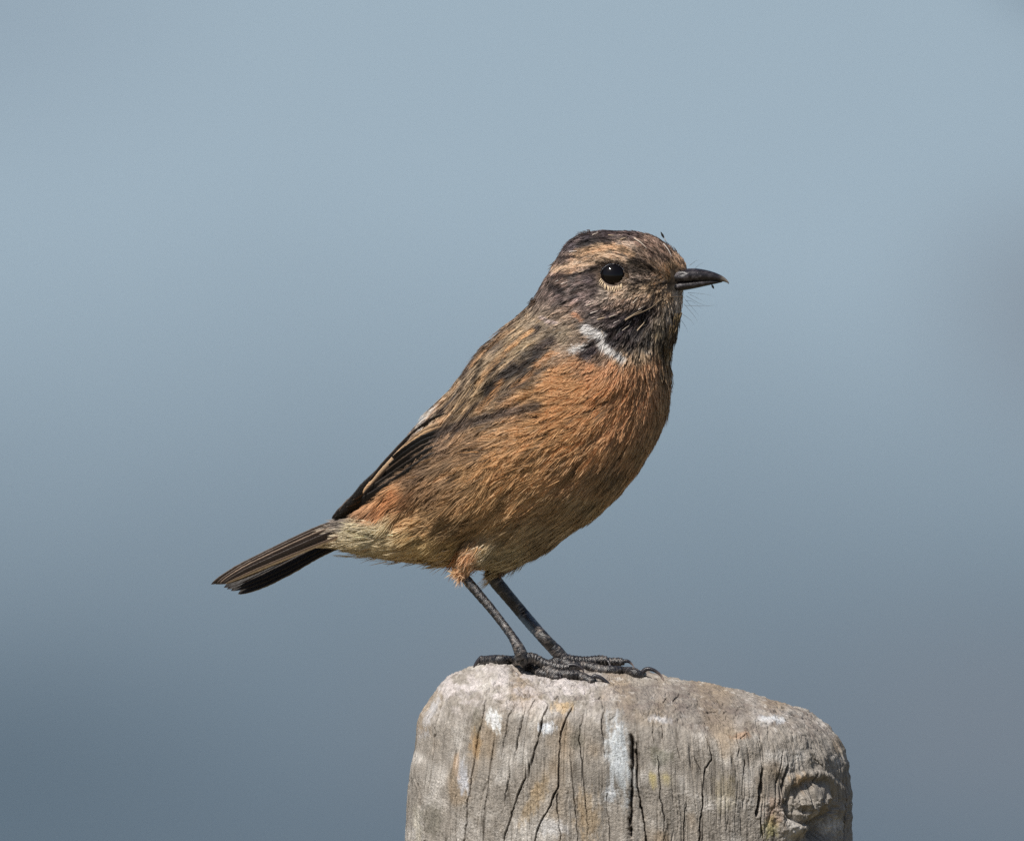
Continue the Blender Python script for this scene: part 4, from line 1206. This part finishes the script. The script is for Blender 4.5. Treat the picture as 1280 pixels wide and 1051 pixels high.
# ---------------- legs and feet
def tube(pts, n, k=18, scute=0.0, period=5.0, squash=1.0, rough=0.25, seed=0, scute_from=0.0):
    """pts rows: world x, y, z, radius px"""
    c = catmull(np.array(pts, float), n); ctr_ = c[:, :3]; r = np.maximum(c[:, 3], 0.12)
    T = nrm(np.gradient(ctr_, axis=0)); U = nrm(np.cross(T, [0, 1, 0.02])); Vv = np.cross(U, T)
    ln_ = np.concatenate([[0], np.cumsum(np.linalg.norm(np.diff(ctr_, axis=0), axis=1))]) / S
    a_ = np.linspace(0, 2 * math.pi, k, endpoint=False)
    Lg, Ag = np.meshgrid(ln_, a_, indexing='ij')
    ph = (Lg + 1.2 * vnoise(Lg / 9, Ag * 0.9, seed)) / period + 0.18 * np.sin(Ag * 2 + seed)
    saw = ph - np.floor(ph)
    sc_ = scute * (saw ** 0.7 - 0.5) * (np.where(saw > 0.93, -1.4, 1))
    sc_ *= sstep(scute_from - 0.05, scute_from + 0.05, Lg / ln_[-1]) if scute_from else 1
    rr = r[:, None] + sc_ + rough * fbm(Lg / 2.2, Ag * 2.2, 3, seed + 5) * 1.6
    rr = np.maximum(rr, 0.1) * S
    ring = ctr_[:, None] + rr[..., None] * (np.cos(a_)[None, :, None] * U[:, None] + squash * np.sin(a_)[None, :, None] * Vv[:, None])
    v = np.vstack([ring.reshape(-1, 3), ctr_[0], ctr_[-1]]); b0 = n * k
    t0 = np.stack([np.full(k, b0), (np.arange(k) + 1) % k, np.arange(k)], -1)
    t1 = np.stack([np.full(k, b0 + 1), (n - 1) * k + np.arange(k), (n - 1) * k + (np.arange(k) + 1) % k], -1)
    cvar = 0.5 + 0.5 * fbm(Lg / 1.6, Ag * 2.2, 3, seed + 9)
    edge = sstep(0.55, 0.95, saw)
    cc_ = srgb_mix(np.ones(Lg.shape + (3,)) * lin((24, 23, 26)), lin((150, 140, 132)), np.clip(sstep(.45, .8, cvar) * .6 * (0.4 + edge), 0, .8) * (1 if scute > 0.2 else .5))
    cc_ = np.vstack([cc_.reshape(-1, 3), cc_[0].mean(0), cc_[-1].mean(0)])
    return v, grid_faces(n, k, True), np.vstack([t0, t1]), cc_

def wp(x, y, Y, r):
    p = P(x, y, Y); return (p[0], p[1], p[2], r)

def rest(x, y, r, Yfall, sink=0.8):
    """a toe point seen at x, y that touches the wood: the ray just under it finds the wood"""
    h, n_, i_, d_ = ray_px(bvh_post, x, y + r * 0.95)
    if n_ is not None and n_.z < 0: n_ = -n_
    if h is not None and h.y / S < 70:
        p = np.array(h) + np.array(n_) * (r - sink) * S
    else:
        p = P(x, y, Yfall)
        hh, n2, i2, d2 = bvh_post.ray_cast(Vector((p[0], p[1], p[2] + 0.05)), Vector((0, 0, -1)))
        if n2 is not None and n2.z < 0: n2 = -n2
        if hh is not None:
            p = np.array(hh) + np.array(n2) * (r - sink) * S
    return (p[0], p[1], p[2], r)

def make_leg(tarsus, toes, claws, seed):
    V, Q, Tt, Cc = [], [], [], []; o_ = 0
    for (pts, n, sc_, per, sq, sf) in [(tarsus, 130, .35, 9, 1.0, 0.0)] + [(t_, 95, 1.25, 4.6, 1.0, 0.0) for t_ in toes]:
        v, q_, t_, c_ = tube(pts, n, scute=sc_, period=per, squash=sq, seed=seed, scute_from=sf)
        V.append(v); Q.append(q_ + o_); Tt.append(t_ + o_); Cc.append(c_); o_ += len(v); seed += 3
    leg = mesh_np('leg', np.vstack(V), [np.vstack(Q), np.vstack(Tt)], M_leg, bird, colour=np.vstack(Cc))
    for cl_ in claws:
        v, q_, t_, c_ = tube(cl_, 30, k=12, scute=0.0, rough=0.05, seed=seed)
        tt = np.concatenate([np.repeat(np.linspace(0, 1, 30), 12), [0, 1]])
        c_ = srgb_mix(np.ones((len(v), 3)) * lin((40, 38, 42)), lin((170, 150, 140)), sstep(.45, 1.0, tt) * CLAWPALE)
        mesh_np('claw', v, [q_, t_], M_bill, leg, colour=c_)
        seed += 1
    return leg

def toe(pts, Yf):
    return [rest(x, y, r, Yf) for x, y, r in pts]

# near leg
aY = rest(668, 838, 6, -35)[1] / S
ank = wp(653, 823, aY, 8)
print('near ankle Y', aY, 'px', proj(np.array(ank[:3])))
near_tarsus = [wp(573, 708, -46, 5.5), wp(583, 724, -47, 6.2), wp(598, 742, -52, 6.0), wp(615, 762, -60, 5.5), wp(632, 784, -70, 5.3), wp(643, 800, aY + 4, 6.0), wp(650, 814, aY, 7.8), ank]
main_toe = [ank] + toe([(664, 830, 7.2), (680, 835, 6.6), (696, 839, 6.4), (712, 841, 6.2), (724, 844, 6.0), (736, 848, 5.4), (740, 848, 3.0)], -30)
upper_toe = [ank] + [wp(666, 822, aY + 4, 6.5), wp(680, 829, aY + 4, 6.2), wp(694, 833, aY + 2, 5.6), wp(706, 834, aY, 5.0), wp(712, 834, aY - 2, 3)]
inner_toe = [ank] + toe([(660, 832, 6.2), (672, 838, 5.6), (686, 841, 5.2), (696, 843, 4.6), (699, 844, 2.4)], -40)
hallux = [ank] + toe([(640, 823, 6.4), (626, 821.5, 6.0), (614, 821, 5.8), (606, 822, 5.2), (603, 824, 3.5)], -10)
def claw_from(p, pts2, r0, dY=0.0):
    """claw: from toe end p along photo points"""
    Y0 = p[1] / S
    out = [(p[0], p[1], p[2], r0)]
    n_ = len(pts2)
    for i, (x, y) in enumerate(pts2):
        rr = r0 * (1 - (i + 1) / n_) ** 0.75 + 0.15
        out.append(wp(x, y, Y0 + dY * (i + 1) / n_, rr))
    return out
CLAWPALE = 0.15
make_leg(near_tarsus, [main_toe, upper_toe, inner_toe, hallux],
         [claw_from(main_toe[-2], [(743, 845), (752, 847.5), (761, 854.5), (766, 861), (769, 867)], 3.3, -8),
          claw_from(upper_toe[-2], [(713, 831), (721, 831.5), (728, 836), (731, 845)], 3.2, -6),
          claw_from(inner_toe[-2], [(699, 841), (700.5, 845), (700.5, 851)], 2.0, -8),
          claw_from(hallux[-2], [(602, 822), (596, 828), (592.5, 835), (591.5, 843)], 3.8, 0)], 3)
# far leg
bY = max(aY + 38, rest(740, 832, 6, 30)[1] / S)
ank2 = wp(704, 824, bY, 8)
print('far ankle Y', bY, proj(np.array(ank2[:3])))
far_tarsus = [wp(612, 716, 42, 7), wp(620, 727, 42, 8.4), wp(635, 745, 42, 8.0), wp(656, 770, 42, 7.8), wp(676, 793, bY, 7.6), wp(690, 808, bY, 7.8), wp(697, 815, bY, 8.4), ank2]
ft1 = [ank2] + toe([(716, 829, 6.8), (732, 830, 6.2), (748, 832, 6.2), (762, 834, 6.4), (776, 835, 6.0), (790, 838, 6.0), (802, 841, 5.6), (806, 841, 3)], 25)
ft2 = [ank2] + [wp(716, 825, bY + 2, 6.4), wp(732, 826, bY + 6, 6), wp(748, 825, bY + 8, 6.4), wp(757, 825, bY + 6, 5.4), wp(760, 825, bY + 4, 3)]
ft3 = [ank2] + [wp(722, 826, bY + 10, 6), wp(742, 828, bY + 16, 5.6), wp(762, 827, bY + 18, 5.4), wp(776, 827, bY + 18, 5), wp(781, 828, bY + 18, 3)]
fh = [ank2] + toe([(690, 828, 6), (678, 832, 5.4), (668, 834, 5)], 40)
CLAWPALE = 0.8
make_leg(far_tarsus, [ft1, ft2, ft3, fh],
         [claw_from(ft1[-2], [(807, 836.5), (815, 836.5), (823, 841), (828, 847), (831, 854)], 3.2, -6),
          claw_from(ft2[-2], [(760, 826), (763, 833), (763.5, 840)], 2.2, -14),
          claw_from(ft3[-2], [(784, 826), (789, 829), (793, 834)], 2.8, -2),
          claw_from(fh[-1], [(664, 836), (661, 840)], 2.8, 0)], 23)

# a fleck of down caught on the crown, and a crumb at the bill tip
ls = [(P([826, 828, 830], [290, 294, 297.5], [-4, -4, -4]), [0.4, 1.5, 0.9], lin((52, 46, 42))), (P([829.5, 833], [296, 302], [-4, -6]), [.4, .3], lin((190, 180, 170)))]
ribbon_hairs('down_fleck', ls, stuff=False)
ls = [(P([889.5, 891, 892.5], [355.5, 358.5, 361], [-3, -3, -3]), [0.5, 1.5, 0.4], lin((60, 56, 54)))]
ribbon_hairs('bill_crumb', ls, stuff=False)
